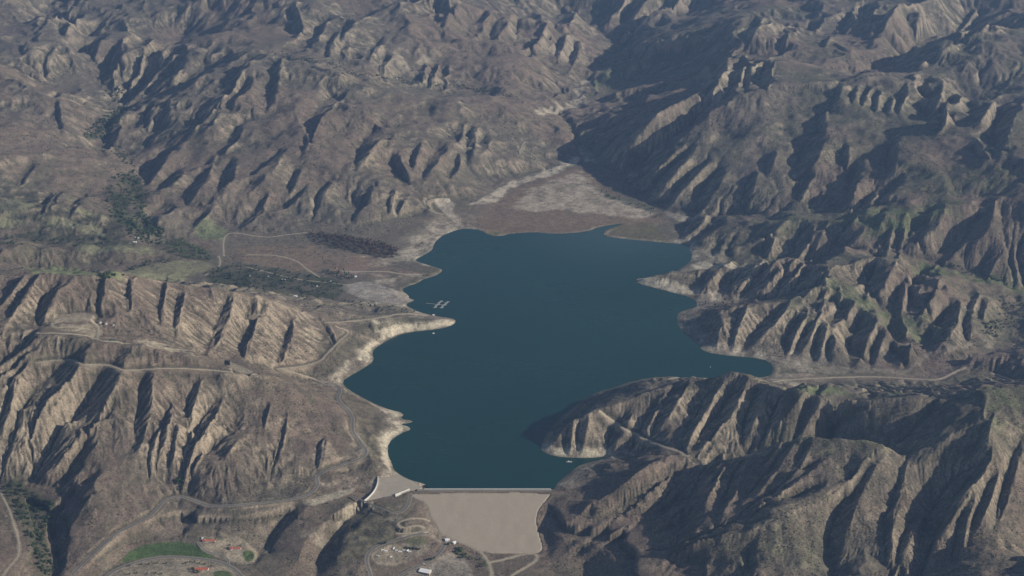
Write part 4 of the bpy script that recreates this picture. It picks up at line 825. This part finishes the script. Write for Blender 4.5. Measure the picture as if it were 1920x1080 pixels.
# ------------------------------------------------------------------ plants
def leaf_material(name,lo,hi):
    m=bpy.data.materials.new(name); m.use_nodes=True; nt=m.node_tree; b=nt.nodes['Principled BSDF']; L=nt.links.new
    b.inputs['Roughness'].default_value=.8; b.inputs['Specular IOR Level'].default_value=.15
    g=nt.nodes.new('ShaderNodeNewGeometry'); n=nt.nodes.new('ShaderNodeTexNoise'); n.inputs['Scale'].default_value=.11; L(g.outputs['Position'],n.inputs['Vector'])
    r=nt.nodes.new('ShaderNodeValToRGB'); r.color_ramp.elements[0].position=.32; r.color_ramp.elements[0].color=(*lo,1); r.color_ramp.elements[1].position=.68; r.color_ramp.elements[1].color=(*hi,1)
    L(n.outputs['Fac'],r.inputs['Fac']); L(r.outputs['Color'],b.inputs['Base Color']); return m
LEAF=leaf_material('evergreen_leaves',(.020,.034,.016),(.050,.070,.030)); LEAFB=leaf_material('bright_leaves',(.045,.080,.028),(.085,.125,.045)); LEAFR=leaf_material('rusty_leaves',(.038,.028,.020),(.105,.058,.040)); SCRUBM=leaf_material('chaparral',(.030,.032,.018),(.075,.068,.040))
BARK=mat('bark',(.09,.07,.05),.95,.2,2.)
ICO=None
def ico():
    bm=bmesh.new(); bmesh.ops.create_icosphere(bm,subdivisions=1,radius=1.); bm.verts.ensure_lookup_table(); v=np.array([p.co[:] for p in bm.verts]); f=np.array([[q.index for q in t.verts] for t in bm.faces]); bm.free(); return v,f
IV,IF=ico()
def crown(r,h,z0,nl,kind,rs):
    """lumps of leaves spread through the crown plus loose leaf sprays; returns verts, tris"""
    Vs=[IV*np.array([r*.6,r*.6,h*.42])*(1 if kind!='tall' else .75)+np.array([0,0,z0+h*.42])];Fs=[IF.copy()];n=len(IV)
    for i in range(nl):
        u=rs.random(); a=rs.random()*6.283
        if kind=='tall': zc=z0+h*(.12+.8*u); rad=r*(1-.55*u)*.55*rs.random()**.5; s=r*(.62-.3*u)
        else: zc=z0+h*(.25+.55*u); rad=r*.72*rs.random()**.5*math.sqrt(max(.1,1-(2*u-1)**2*.7)); s=r*(.30+.16*rs.random())
        v=IV*s*(1+.35*(rs.random((len(IV),1))-.5))*np.array([1,1,.8])+np.array([math.cos(a)*rad,math.sin(a)*rad,zc]); Vs.append(v); Fs.append(IF+n); n+=len(v)
    for i in range(nl*7):
        a=rs.random()*6.283; e=math.acos(1-1.5*rs.random()); q=np.array([math.cos(a)*math.sin(e)*r,math.sin(a)*math.sin(e)*r,z0+h*.5+math.cos(e)*h*.55])*np.array([1,1,1])
        if kind=='tall': q[:2]*=.35+.5*(1-(q[2]-z0)/h)
        q=q*np.array([.85+.3*rs.random()]*2+[1]); t=rs.normal(size=(3,3))*r*.13; Vs.append(q+t); Fs.append(np.array([[n,n+1,n+2]])); n+=3
    return np.concatenate(Vs),np.concatenate(Fs)
def trunk_v(r,h,rs):
    m=MB(); m.tube((0,0,-1.5),(0,0,h*.35),r*.085,r*.06); 
    for k in range(4):
        a=k*1.6+rs.random(); m.tube((0,0,h*(.22+.04*k)),(math.cos(a)*r*.55,math.sin(a)*r*.55,h*.6),r*.045,r*.02,5)
    return m
def tree_proto(kind,r,h,leaf,seed,parts=False):
    rs=np.random.default_rng(seed); v,f=crown(r,h*.82,h*.18,9 if kind!='tall' else 8,kind,rs); t=trunk_v(r,h,rs)
    if parts: return t.me('trunk',[BARK]),mesh_np('crown',v,[f],[leaf])
    tv=np.array(t.v); b=len(v); q4=np.array([[b+i for i in g] for g in t.f if len(g)==4]); 
    return mesh_np('tree',np.vstack([v,tv]),[f,q4],[leaf,BARK],midx=np.concatenate([np.zeros(len(f)),np.ones(len(q4))]))
PROTO={}
for nm,kind,r,h,leaf in (('oak','round',5.2,8.5,LEAF),('olive','round',4.2,6.2,LEAF),('bright','round',5.0,8.5,LEAFB),('gum','tall',4.0,14.,LEAF)):
    PROTO[nm]=[tree_proto(kind,r,h,leaf,sum(map(ord,nm))%7+k*13+len(nm)) for k in range(3)]
PARTP={nm:tree_proto(kind,r,h,leaf,5,True) for nm,kind,r,h,leaf in (('oak','round',4.6,7.5,LEAF),('small','round',3.0,5.0,LEAF))}
def px_in(poly_,n,mind=0.,seed=1):
    rs=np.random.default_rng(seed); P=np.array(poly_,float); x0,y0=P.min(0); x1,y1=P.max(0); out=[]
    tries=0
    while len(out)<n and tries<n*60:
        tries+=1; q=np.array([x0+(x1-x0)*rs.random(),y0+(y1-y0)*rs.random()])
        if not inside(P,np.array([q[0]]),np.array([q[1]]))[0]: continue
        if mind and out and min(math.hypot((q-o)[0],2*(q-o)[1]) for o in out)<mind: continue
        out.append(q)
    return np.array(out)
def plant_px(P,kinds,label,group,name='tree',cat='tree',smin=.75,smax=1.25,seed=3,labels=None):
    rs=np.random.default_rng(seed); W=hit(Z,P[:,0],P[:,1])
    for i,w in enumerate(W):
        z=samp(Z,w[0:1],w[1:2])[0]; me=random.choice(PROTO[random.choice(kinds)]); s=smin+(smax-smin)*rs.random()
        o=thing(name,labels[i] if labels else label,cat,(w[0],w[1],z),rs.random()*6.28,group,me); o.scale=(s,s,s*(.9+.25*rs.random()))
random.seed(11)
plant_px(px_in([(0,905),(30,905),(80,935),(108,950),(100,985),(80,1010),(98,1050),(105,1078),(75,1079),(62,1030),(45,985),(12,935)],92,5.,3),['oak','olive'],'dark green tree in the thicket that follows the creek at the lower left corner','trees along the lower left creek',smin=.8,smax=1.5)
plant_px(px_in([(385,512),(430,496),(480,499),(540,508),(590,520),(625,530),(640,545),(585,556),(560,545),(480,543),(400,530)],105,6.,4),['olive','oak'],'dark rounded tree among the campsites on the flat left of the lake','campground trees',smin=.8,smax=1.4)
plant_px(px_in([(602,513),(625,504),(650,509),(667,521),(650,526),(625,517)],18,5.,5),['oak','gum'],'dark tree in the clump around the marina parking','trees round the marina parking',smin=.9,smax=1.4)
plant_px(px_in([(640,560),(690,567),(750,577),(778,586),(740,588),(660,578)],22,6.,6),['oak','olive'],'dark shrubby tree on the bank between boat ramp and peninsula road','trees on the bank below the boat ramp',smin=.6,smax=1.1)
plant_px(px_in([(312,452),(345,450),(400,478),(398,490),(350,486),(322,475)],42,6.,7),['bright'],'bright green tree in the leafy grove at the west end of the meadows','bright grove trees',smin=.9,smax=1.5)
plant_px(px_in([(842,1027),(862,1030),(895,1045),(912,1060),(910,1076),(890,1062),(862,1045)],14,4.,8),['bright','oak'],'green tree in the wet strip below the foot of the dam','trees below the dam',smin=.7,smax=1.2)
def parted(px,nm,label,group=None,s=1.):
    w=hit(Z,[px[0]],[px[1]])[0]; t=thing('tree',label,'tree',(w[0],w[1],samp(Z,w[0:1],w[1:2])[0]),random.random()*6,group); t.scale=(s,s,s)
    obj('trunk',PARTP[nm][0],t); obj('crown',PARTP[nm][1],t)
for p in ((243,1062),(266,1059),(279,1058),(295,1057),(312,1057)): parted(p,'small','young tree in the upper row on the bare tan field at the bottom edge','upper row of orchard trees',1.1)
for p in ((243,1077),(257,1075),(276,1077),(292,1075),(303,1077)): parted(p,'small','young tree in the lower row on the bare tan field at the bottom edge','lower row of orchard trees',1.1)
for p in ((348,1057),(356,1054.5),(365,1054.5),(374,1057),(384,1059),(396,1062)): parted(p,'small','small garden tree in the line behind the long red-roofed house','garden trees behind the long house',1.1)
for p in ((361,1068),(364,1072),(371,1074)): parted(p,'oak','dark garden tree shading the west end of the long red-roofed house','garden trees at the long house',1.)
for p in ((384,1010),(401,1018),(404,1013)): parted(p,'small','small garden tree close to the upper left red-roofed house','garden trees at the upper house',1.)
for p in ((427,1028),(431,1023),(450,1024)): parted(p,'small','small garden tree close to the right red-roofed house','garden trees at the right house',1.)
for p in ((762,1028),(768,1029),(774,1029),(780,1030),(786,1031)): parted(p,'oak','dark tree in the hedge row right of the parked trailers','hedge trees beside the trailers',.9)
parted((722,1020),'oak','dark round tree standing alone above the parked trailers',None,1.3)
for p in ((803,1051),(809,1050),(814,1048)): parted(p,'oak','dark tree beside the white vehicle on the access road','trees by the access road',1.)
parted((841,1022),'oak','dark tree right below the two small buildings at the dam foot',None,1.1)
log('trees')
def scatter(W,scale,protos,seed):
    """one mesh out of many displaced copies"""
    rs=np.random.default_rng(seed); Vs=[];Fs=[];n=0
    for k,(v,f) in enumerate(protos):
        q=W[k::len(protos)]; m=len(q); a=rs.random(m)*6.283; s=scale[k::len(protos)]
        c,s_=np.cos(a),np.sin(a); R=np.stack([np.stack([c,-s_],-1),np.stack([s_,c],-1)],-2)
        vv=np.concatenate([np.einsum('mij,vj->mvi',R,v[:,:2]),np.broadcast_to(v[None,:,2:],(m,len(v),1))],-1)*s[:,None,None]+q[:,None,:]
        Vs.append(vv.reshape(-1,3)); Fs.append((f[None]+np.arange(m)[:,None,None]*len(v)+n).reshape(-1,3)); n+=m*len(v)
    return np.concatenate(Vs),np.concatenate(Fs)
def stand(px):
    o=[]
    for a in range(0,len(px),4000): o.append(hit(Z,px[a:a+4000,0],px[a:a+4000,1]))
    w=np.concatenate(o); w[:,2]=samp(Z,w[:,0],w[:,1]); return w
rs=np.random.default_rng(21)
WP=[crown(4.6,7.,.4,6,'round',np.random.default_rng(k)) for k in range(4)]
def woods(polys,name,label,cat,leaf,smin,smax,seed):
    P=np.concatenate([px_in(p,n,md,seed+i) for i,(p,n,md) in enumerate(polys)]); rs_=np.random.default_rng(seed); P=P+rs_.normal(size=P.shape)*np.array([3.5,1.8]); P=P[rs_.random(len(P))>.12]; W=stand(P); W=W[fbm(W[:,0],W[:,1],55,900+seed,2)>(-9 if seed==31 else -.62)]; s=smin+(smax-smin)*np.random.default_rng(seed).random(len(W))**1.5; v,f=scatter(W,s,WP,seed)
    obj(name,mesh_np(name,v,[f],[leaf]),kind='stuff',label=label,category=cat)
woods([([(580,441),(600,437),(640,440),(700,452),(745,462),(747,474),(728,484),(680,475),(640,467),(595,456)],420,2.2)],'dark_grove','dense dark rusty plantation on the flat above the west shore','woods',LEAFR,.8,1.5,31)
woods([([(385,512),(430,496),(480,499),(540,508),(590,520),(640,528),(640,550),(600,556),(560,545),(480,543),(400,530)],120,3.5),([(560,548),(600,556),(592,566),(565,560)],26,3.),([(660,515),(668,520),(655,526)],5,2.)],'campground_shrubs','low dark shrubs and saplings between the campground trees','shrubs',LEAF,.55,1.0,35)
woods([([(0,905),(30,905),(80,935),(108,950),(102,985),(85,1010),(100,1050),(107,1079),(75,1079),(60,1030),(42,985),(10,935)],170,3.)],'creek_brush','dense low brush under the creek trees at the lower left corner','bushes',LEAF,.5,1.0,37)
woods([([(205,335),(250,318),(275,350),(270,400),(312,432),(300,450),(235,425),(200,390)],420,2.8),([(155,255),(185,228),(225,200),(240,203),(215,240),(190,262)],170,2.6),([(190,175),(235,165),(240,190),(215,195)],40,3.),([(210,280),(240,290),(255,312),(225,300)],40,3.),([(235,430),(300,440),(310,462),(260,455)],70,4.),([(0,445),(100,448),(200,445),(210,455),(100,462),(0,460)],60,5.),([(170,508),(200,512),(235,518),(200,522),(172,516)],24,4.),([(235,505),(300,489),(330,486),(300,493),(240,510)],26,3.)],'valley_woods','ragged green woods lining the creek of the west valley','woods',leaf_material('valley_leaves',(.024,.042,.018),(.060,.088,.036)),.9,1.7,41)
woods([([(1870,560),(1915,545),(1925,600),(1900,625),(1870,610)],70,4.),([(1840,610),(1875,600),(1870,635),(1850,625)],40,4.),([(1740,600),(1790,610),(1800,640),(1760,640)],40,4.),([(1320,568),(1360,566),(1380,576),(1350,582),(1320,578)],26,4.),([(1100,345),(1150,368),(1235,392),(1250,415),(1200,390),(1140,372)],40,4.),([(1130,145),(1160,105),(1190,92),(1160,150)],40,3.),([(640,133),(797,153),(940,168),(985,198),(940,176),(797,158),(640,140)],150,2.),([(500,95),(560,108),(640,122),(640,128),(560,116)],70,2.),([(325,900),(350,895),(340,925)],14,4.),([(1730,480),(1840,515),(1920,532),(1840,522)],40,4.)],'gully_woods','dark bushes and small trees filling the hill gullies and wash edges','woods',LEAF,.7,1.4,51)
# chaparral bushes over the slopes
N=90000; q=np.stack([rs.random(N)*1920,rs.random(N)**.8*1080],1); W=stand(q)
sW=samp(slb,W[:,0],W[:,1]); nW=fbm(W[:,0],W[:,1],160,601,3)+.6*fbm(W[:,0],W[:,1],30,611,2); bare=samp(C[...,0],W[:,0],W[:,1])
cW=samp(cv2,W[:,0],W[:,1]); ok=(W[:,2]>9)&(bare<.18)&((nW-1.1*cW)>.05)
ok|=(W[:,2]<-2)&(bare<.16)&(nW>.1)
for kind,w_,R_ in ROADS:
    for a in range(0,len(R_),3): ok&=np.hypot(W[:,0]-R_[a,0],W[:,1]-R_[a,1])>w_/2+5
ok&=~inside(FW[:,:2],W[:,0],W[:,1])
ok&=~((W[:,1]>yc-12)&(W[:,1]<yc+45)&(W[:,0]>cL[0]-8)&(W[:,0]<cR[0]+8))
W=W[ok]; s=.9+1.9*rs.random(len(W))**2.2; s*=np.clip(np.hypot(W[:,0],W[:,1])/5200,.8,1.5)
BP=[(IV*np.array([1,1,.65])*(1+.5*(np.random.default_rng(k).random((len(IV),1))-.5))+np.array([0,0,.3]),IF) for k in range(4)]
v,f=scatter(W,s,BP,77)
obj('chaparral_bushes',mesh_np('chaparral_bushes',v,[f],[SCRUBM]),kind='stuff',label='dry grey green chaparral bushes dotted over the hillsides',category='bushes')
log('bushes',len(W))
# ------------------------------------------------------------------ buildings
ROOFR=mat('red_roof_tiles',(.42,.13,.08),.85,.2,.8); WHITE=mat('white_wall',(.72,.70,.66),.7,.05,.5); METAL=mat('white_metal_roof',(.80,.80,.80),.5,.04,.2); DARKG=mat('dark_glass',(.02,.025,.03),.2); GREYR=mat('grey_shingles',(.20,.19,.18),.9,.2,.6); TANW=mat('tan_wall',(.40,.33,.25),.85,.08,.5); WOODD=mat('grey_dock_planks',(.42,.40,.37),.85,.12,.8); TYRE=mat('tyre',(.02,.02,.02),.9); GREENC=mat('green_container',(.04,.16,.11),.6,.1,.4)
def place(px,dz=0.): 
    w=hit(Z,[px[0]],[px[1]])[0]; return (w[0],w[1],samp(Z,w[0:1],w[1:2])[0]+dz)
def house(px,label,blocks,rz,roof,wall,name='house',cat='house',group=None,h=3.4,rh=2.4):
    """blocks: (x0,x1,y0,y1,height) boxes; each gets walls, a gabled roof, windows; the first one a door"""
    p=place(px); t=thing(name,label,cat,p,rz,group)
    for i,(x0,x1,y0,y1) in enumerate(blocks):
        m=MB(); m.box(x0,x1,y0,y1,-2.5,h); c=(y0+y1)/2; m.add([(x0+.02,y0+.3,h),(x0+.02,y1-.3,h),(x0+.02,c,h+rh*.85),(x1-.02,y0+.3,h),(x1-.02,y1-.3,h),(x1-.02,c,h+rh*.85)],[(0,1,2),(5,4,3)]); obj('wall',m.me('wall',[wall]),t)
        m=MB(); m.gable(x0,x1,y0,y1,h,rh); r=obj('roof',m.me('roof',[roof]),t)
        if i==0 and roof is ROOFR: m=MB(); m.box(x0+2,x0+3.1,c-.5,c+.6,h+rh*.5,h+rh+1.3); obj('chimney',m.me('chimney',[wall]),r)
        n=max(1,int((x1-x0)/5))
        for k2 in range(n):
            xa=x0+(k2+.5)*(x1-x0)/n; m=MB()
            if i==0 and k2==n//2: m.box(xa-.6,xa+.6,y0-.06,y0+.05,0.,2.2); obj('door',m.me('door',[DARKG]),t)
            else: m.box(xa-1.,xa+1.,y0-.06,y0+.05,1.,2.3); obj('window',m.me('window',[DARKG]),t)
    return t
house((392,1015),'red-tiled white house at the upper end of the loop drive',[(-13,13,-5,5),(-18,-9,-3,8),(13.6,18,-3,3)],.05,ROOFR,WHITE)
house((441,1029),'red-tiled white house on the tan yard, right of the other two red roofs',[(-11,12,-5,5),(-14,-8,-8,3),(12.6,16,-3.5,3)],-.05,ROOFR,WHITE)
house((378,1068),'long red-tiled white house at the bottom edge below the curving drive',[(-19,1,-6,6),(1.6,19,-5,7),(-6,6,-10,-6.4)],-.08,ROOFR,WHITE)
house((381,1009.5),'small white garage beside the upper red-roofed house',[(-4,4,-3.5,3.5)],.1,METAL,WHITE,'garage','garage',h=2.8,rh=1.)
house((797,1073),'large white-roofed metal shed on the gravel yard below the dam',[(-16,16,-9,9)],-.35,METAL,TANW,'storage_shed','shed',h=5,rh=1.8)
house((837,1013),'small white-roofed hut on the left of the pair at the foot of the dam',[(-4,4,-6,6),(4.5,9,-3,3)],.3,METAL,WHITE,'service_hut','hut',h=3.2,rh=.9)
house((851,1018),'small grey-roofed hut on the right of the pair at the foot of the dam',[(-5,5,-5,5)],.9,METAL,WHITE,'service_hut','hut',h=3.4,rh=1.2)
for p,lb,bl,rz in (((504,519),'white-roofed hut at the right end of the campground lane',[(-4,4,-3,3)],.2),((468,518),'tiny white-roofed hut deep in the campground trees',[(-3,3,-3,3)],.0),((532,525),'white-roofed campground building with a tan yard beside it',[(-7,6,-4,4)],-.3),((554,556),'white-roofed hut alone on the slope edge below the campground',[(-6,6,-4,4)],-.2),((667,519),'small white hut right of the tree clump at the marina parking',[(-4,4,-6,6)],.2),((592,537),'pale-roofed building between the campground and the marina lots',[(-8,8,-4,4)],.1),((620,528),'pale-roofed building on the tan lot left of the marina parking',[(-7,7,-4,4)],-.1),((257,446),'white-roofed farm building amid the west valley woods',[(-9,9,-5,5)],.2),((253,454),'smaller white farm shed just below the valley farm building',[(-7,7,-4,4)],.1),((813,591.5),'small white hut on the crest of the narrow peninsula',[(-4,4,-3.5,3.5)],.0)):
    house(p,lb,bl,rz,METAL,WHITE,'hut','hut',h=3.,rh=1.)
def trailer(px,L_,label,rz):
    t=thing('camper_trailer',label,'trailer',place(px),rz,'trailers parked on the oval lot')
    m=MB(); m.box(-L_/2,L_/2,-1.3,1.3,.55,3.1); m.box(-L_/2+.4,L_/2-.4,-1.1,1.1,3.1,3.35); m.box(L_/2,L_/2+.9,-.12,.12,.5,.65); obj('body',m.me('body',[METAL]),t)
    for k2 in range(3): m=MB(); m.box(-L_/2+1.2+k2*L_/3,-L_/2+2.4+k2*L_/3,-1.34,-1.25,1.6,2.4); obj('window',m.me('window',[DARKG]),t)
    for sx in (-.8,.8):
        for sy in (-1.2,1.2): m=MB(); m.tube((sx,sy-.12,.42),(sx,sy+.12,.42),.42,.42,10); obj('wheel',m.me('wheel',[TYRE]),t)
for p,L_,lb,rz in (((718,1032),10,'leftmost white trailer of the row on the oval lot',.1),((724,1034),9,'second white trailer from the left on the oval lot',.2),((738,1029),9,'white trailer at the top of the row, under the hedge, third from left',1.2),((743,1033),8,'white trailer in the middle of the row on the oval lot',.0),((750,1035),11,'long white trailer right of the middle of the row',.1),((757,1033),9,'white trailer third from the right end of the row',-.2),((764,1033),9,'white trailer second from the right end of the row',1.),((768,1035),10,'rightmost white trailer of the row beside the hedge',.1),((708,1043),8,'white trailer parked alone on the lower left of the oval lot',-.3),((733,1045),7,'small white trailer parked alone on the middle of the oval lot',.3)): trailer(p,L_,lb,rz)
def vehicle(px,label,rz,paint_,name='pickup_truck',cat='vehicle',group=None):
    t=thing(name,label,cat,place(px,.5),rz,group)
    m=MB(); m.box(-2.7,2.7,-.95,.95,.45,1.15); m.box(-2.7,-2.5,-.95,.95,1.15,1.45); m.box(-2.5,-.3,-.95,-.85,1.15,1.45); m.box(-2.5,-.3,.85,.95,1.15,1.45); obj('body',m.me('body',[paint_]),t)
    m=MB(); m.add([(-.3,-.9,1.15),(1.5,-.9,1.15),(1.5,.9,1.15),(-.3,.9,1.15),(-.1,-.75,1.8),(.9,-.75,1.8),(.9,.75,1.8),(-.1,.75,1.8)],[(4,5,6,7),(0,1,5,4),(1,2,6,5),(2,3,7,6),(3,0,4,7)]); obj('cab',m.me('cab',[DARKG]),t)
    for sx in (-1.7,1.7):
        for sy in (-.9,.9): m=MB(); m.tube((sx,sy-.13,.4),(sx,sy+.13,.4),.4,.4,10); obj('wheel',m.me('wheel',[TYRE]),t)
vehicle((795,1057.5),'white pickup truck driving on the access road above the large shed',.5,WHITE)
vehicle((762,1044),'dark pickup truck on the right part of the oval lot',.3,mat('dark_paint',(.04,.04,.05),.4)); vehicle((746,1053),'grey pickup truck on the lower middle of the oval lot',.1,mat('grey_paint',(.2,.2,.2),.4))
for i,(p,lb) in enumerate((((206,637),'left green steel container beside the ridge-top road'),((214,637.5),'right green steel container beside the ridge-top road'))):
    t=thing('storage_container',lb,'container',place(p),.05,'green containers on the ridge'); m=MB(); m.box(-6,6,-1.6,1.6,-.5,2.6)
    for k2 in range(20): m.box(-5.8+k2*.6,-5.6+k2*.6,-1.66,1.66,0,2.5)
    obj('body',m.me('body',[GREENC]),t); m=MB(); m.box(6,6.08,-1.3,-.05,.1,2.4); m.box(6,6.08,.05,1.3,.1,2.4); obj('door',m.me('door',[GREENC]),t)
for i,(p,lb) in enumerate((((187,605),'leftmost pale round tank of the three on the ridge-top pad'),((198,607),'middle pale round tank on the ridge-top pad'),((212,610),'rightmost pale round tank on the ridge-top pad'))):
    t=thing('water_tank',lb,'tank',place(p),0,'round tanks on the ridge'); m=MB(); m.tube((0,0,-2),(0,0,4),6.,6.,24); obj('shell',m.me('shell',[CONC]),t); m=MB(); m.tube((0,0,4),(0,0,5.4),6.2,.8,24); obj('roof',m.me('roof',[GREYR]),t)
# ------------------------------------------------------------------ on the lake
def dock(a,b,label,fingers=8):
    A=np.array(at(*a,.0)); B=np.array(at(*b,.0)); v=B-A; L_=math.hypot(v[0],v[1]); t=thing('floating_dock',label,'dock',tuple(A),math.atan2(v[1],v[0]),'marina docks')
    m=MB(); m.box(0,L_,-1.6,1.6,-.2,.55); obj('walkway',m.me('walkway',[WOODD]),t)
    for k2 in range(fingers):
        x=3+k2*(L_-5)/(fingers-1)
        for s in (-1,1): m=MB(); m.box(x-.55,x+.55,min(s*1.6,s*8),max(s*1.6,s*8),-.2,.5); obj('finger_pier',m.me('finger_pier',[WOODD]),t)
    for x in (0,L_/2,L_): m=MB(); m.tube((x,-1.9,-3),(x,-1.9,2.2),.25,.25,8); obj('pile',m.me('pile',[BARK]),t)
    return A,v/L_,L_
D1=dock((814,577.5),(828,564),'left floating dock of the marina, joined to shore by the gangway')
D2=dock((826,578),(841,565),'right floating dock of the marina, farther out on the lake')
A=np.array(at(799,568.5,0)); B=np.array(at(822,571,0)); Cc=np.array(at(834,571.5,0))
t=thing('gangway','thin floating gangway linking the two marina docks towards the shore','gangway'); m=MB(); m.strip([A+(B-A)*k2/6 for k2 in range(7)],2.2,-.1,.45); obj('walkway',m.me('walkway',[WOODD]),t); m=MB(); m.strip([B+(Cc-B)*k2/3 for k2 in range(4)],2.0,-.1,.44); obj('walkway',m.me('walkway',[WOODD]),t)
def boat(loc,label,rz,L_=7.,group=None,col=None):
    t=thing('motor_boat',label,'boat',loc,rz,group); w=L_*.16; pts=[(-L_/2,w),(-L_/2,-w),(L_*.15,-w),(L_*.38,-w*.62),(L_/2,0),(L_*.38,w*.62),(L_*.15,w)]; n=len(pts)
    m=MB(); V_=[(x*.94,y*.7,-.25) for x,y in pts]+[(x,y,.85) for x,y in pts]; m.add(V_,[tuple(range(n-1,-1,-1)),tuple(range(n,2*n))]+[(i,(i+1)%n,n+(i+1)%n,n+i) for i in range(n)]); obj('hull',m.me('hull',[col or METAL]),t)
    m=MB(); m.box(-L_*.12,L_*.16,-w*.6,w*.6,.85,1.6); obj('cabin',m.me('cabin',[METAL]),t); m=MB(); m.box(-L_*.54,-L_*.48,-.3,.3,.1,1.2); obj('outboard_motor',m.me('outboard_motor',[TYRE]),t)
bl=[]
for (A0,u,L_),nm in ((D1,'left'),(D2,'right')):
    for k2 in range(5 if nm=='left' else 4):
        s=1 if k2%2 else -1; q=A0+u*(8+k2*(L_-14)/4); nrm=np.array([-u[1],u[0],0])*s; p=q+nrm*5.2; bl.append((p,math.atan2(nrm[1],nrm[0]),nm))
for p,a,nm in bl: boat(tuple(p),f'small white motor boat moored in a slip of the {nm} marina dock',a,6.5,f'boats moored at the {nm} dock')
t=thing('pontoon_barge','long pale pontoon barge moored in the shaded cove beside the dam','barge',tuple(at(1067,866,0)),.0)
m=MB(); m.box(-9,9,-3.5,3.5,.5,.9); obj('deck',m.me('deck',[CONC]),t)
for y in (-2.6,2.6): m=MB(); m.tube((-9,y,.1),(9.6,y,.1),.6,.6,10); obj('pontoon',m.me('pontoon',[METAL]),t)
m=MB(); m.box(-4,1,-1.8,1.8,.9,3.); obj('cabin',m.me('cabin',[WHITE]),t)
t=thing('swim_raft','small white square raft floating just south of the peninsula','raft',tuple(at(813,625,0)),.3)
m=MB(); m.box(-3.6,3.6,-3.6,3.6,.15,.7); obj('deck',m.me('deck',[METAL]),t)
for x in (-2.8,2.8): m=MB(); m.tube((x,-3.5,0),(x,3.5,0),.45,.45,10); obj('float',m.me('float',[GREYR]),t)
boat(tuple(at(1332,688.5,0)),'tiny white motor boat alone in the narrow eastern inlet',.4,5.,None,CONC)
log('objects')
# ------------------------------------------------------------------ air, sky, sun, camera
AIR=bpy.data.materials.new('haze'); AIR.use_nodes=True; nt=AIR.node_tree
for n in list(nt.nodes):
    if n.type!='OUTPUT_MATERIAL': nt.nodes.remove(n)
pv=nt.nodes.new('ShaderNodeVolumePrincipled'); pv.inputs['Color'].default_value=(.35,.56,.97,1); pv.inputs['Density'].default_value=HAZE; pv.inputs['Anisotropy'].default_value=.15
nt.links.new(pv.outputs[0],nt.nodes['Material Output'].inputs['Volume'])
m=MB(); m.box(-70000,70000,-9000,100000,ZZ.min()-1,max(H,ZZ.max())+12); obj('haze',m.me('haze',[AIR]),kind='stuff')
w=bpy.data.worlds.new('World'); SC.world=w; w.use_nodes=True; nt=w.node_tree; bg=nt.nodes['Background']; sk=nt.nodes.new('ShaderNodeTexSky'); sk.sky_type='NISHITA'; sk.sun_disc=False
EL=math.radians(SUN_EL); AZ=math.radians(SUN_AZ)
sk.sun_elevation=EL; sk.sun_rotation=math.pi/2+AZ; nt.links.new(sk.outputs[0],bg.inputs[0]); bg.inputs[1].default_value=SKY
sl_=bpy.data.lights.new('sun','SUN'); sl_.energy=SUN; sl_.angle=math.radians(.5); sl_.color=(1,.91,.78); so=bpy.data.objects.new('sun',sl_); COL.objects.link(so)
so.rotation_euler=Vector((math.cos(EL)*math.cos(AZ),-math.cos(EL)*math.sin(AZ),math.sin(EL))).to_track_quat('Z','Y').to_euler()
cam=bpy.data.cameras.new('camera'); co=bpy.data.objects.new('camera',cam); COL.objects.link(co); cam.sensor_width=36; cam.lens=36*F/1920; cam.clip_start=5; cam.clip_end=200000
co.location=(0,0,H); co.rotation_euler=(math.pi/2-PITCH,0,0); SC.camera=co
vs=SC.view_settings; vs.view_transform='Standard'; vs.look='None'; vs.exposure=EXPO; vs.gamma=1
SC.render.engine='CYCLES'; SC.cycles.use_denoising=True; SC.cycles.max_bounces=6; SC.cycles.volume_bounces=1; SC.cycles.transparent_max_bounces=8
log('ready')
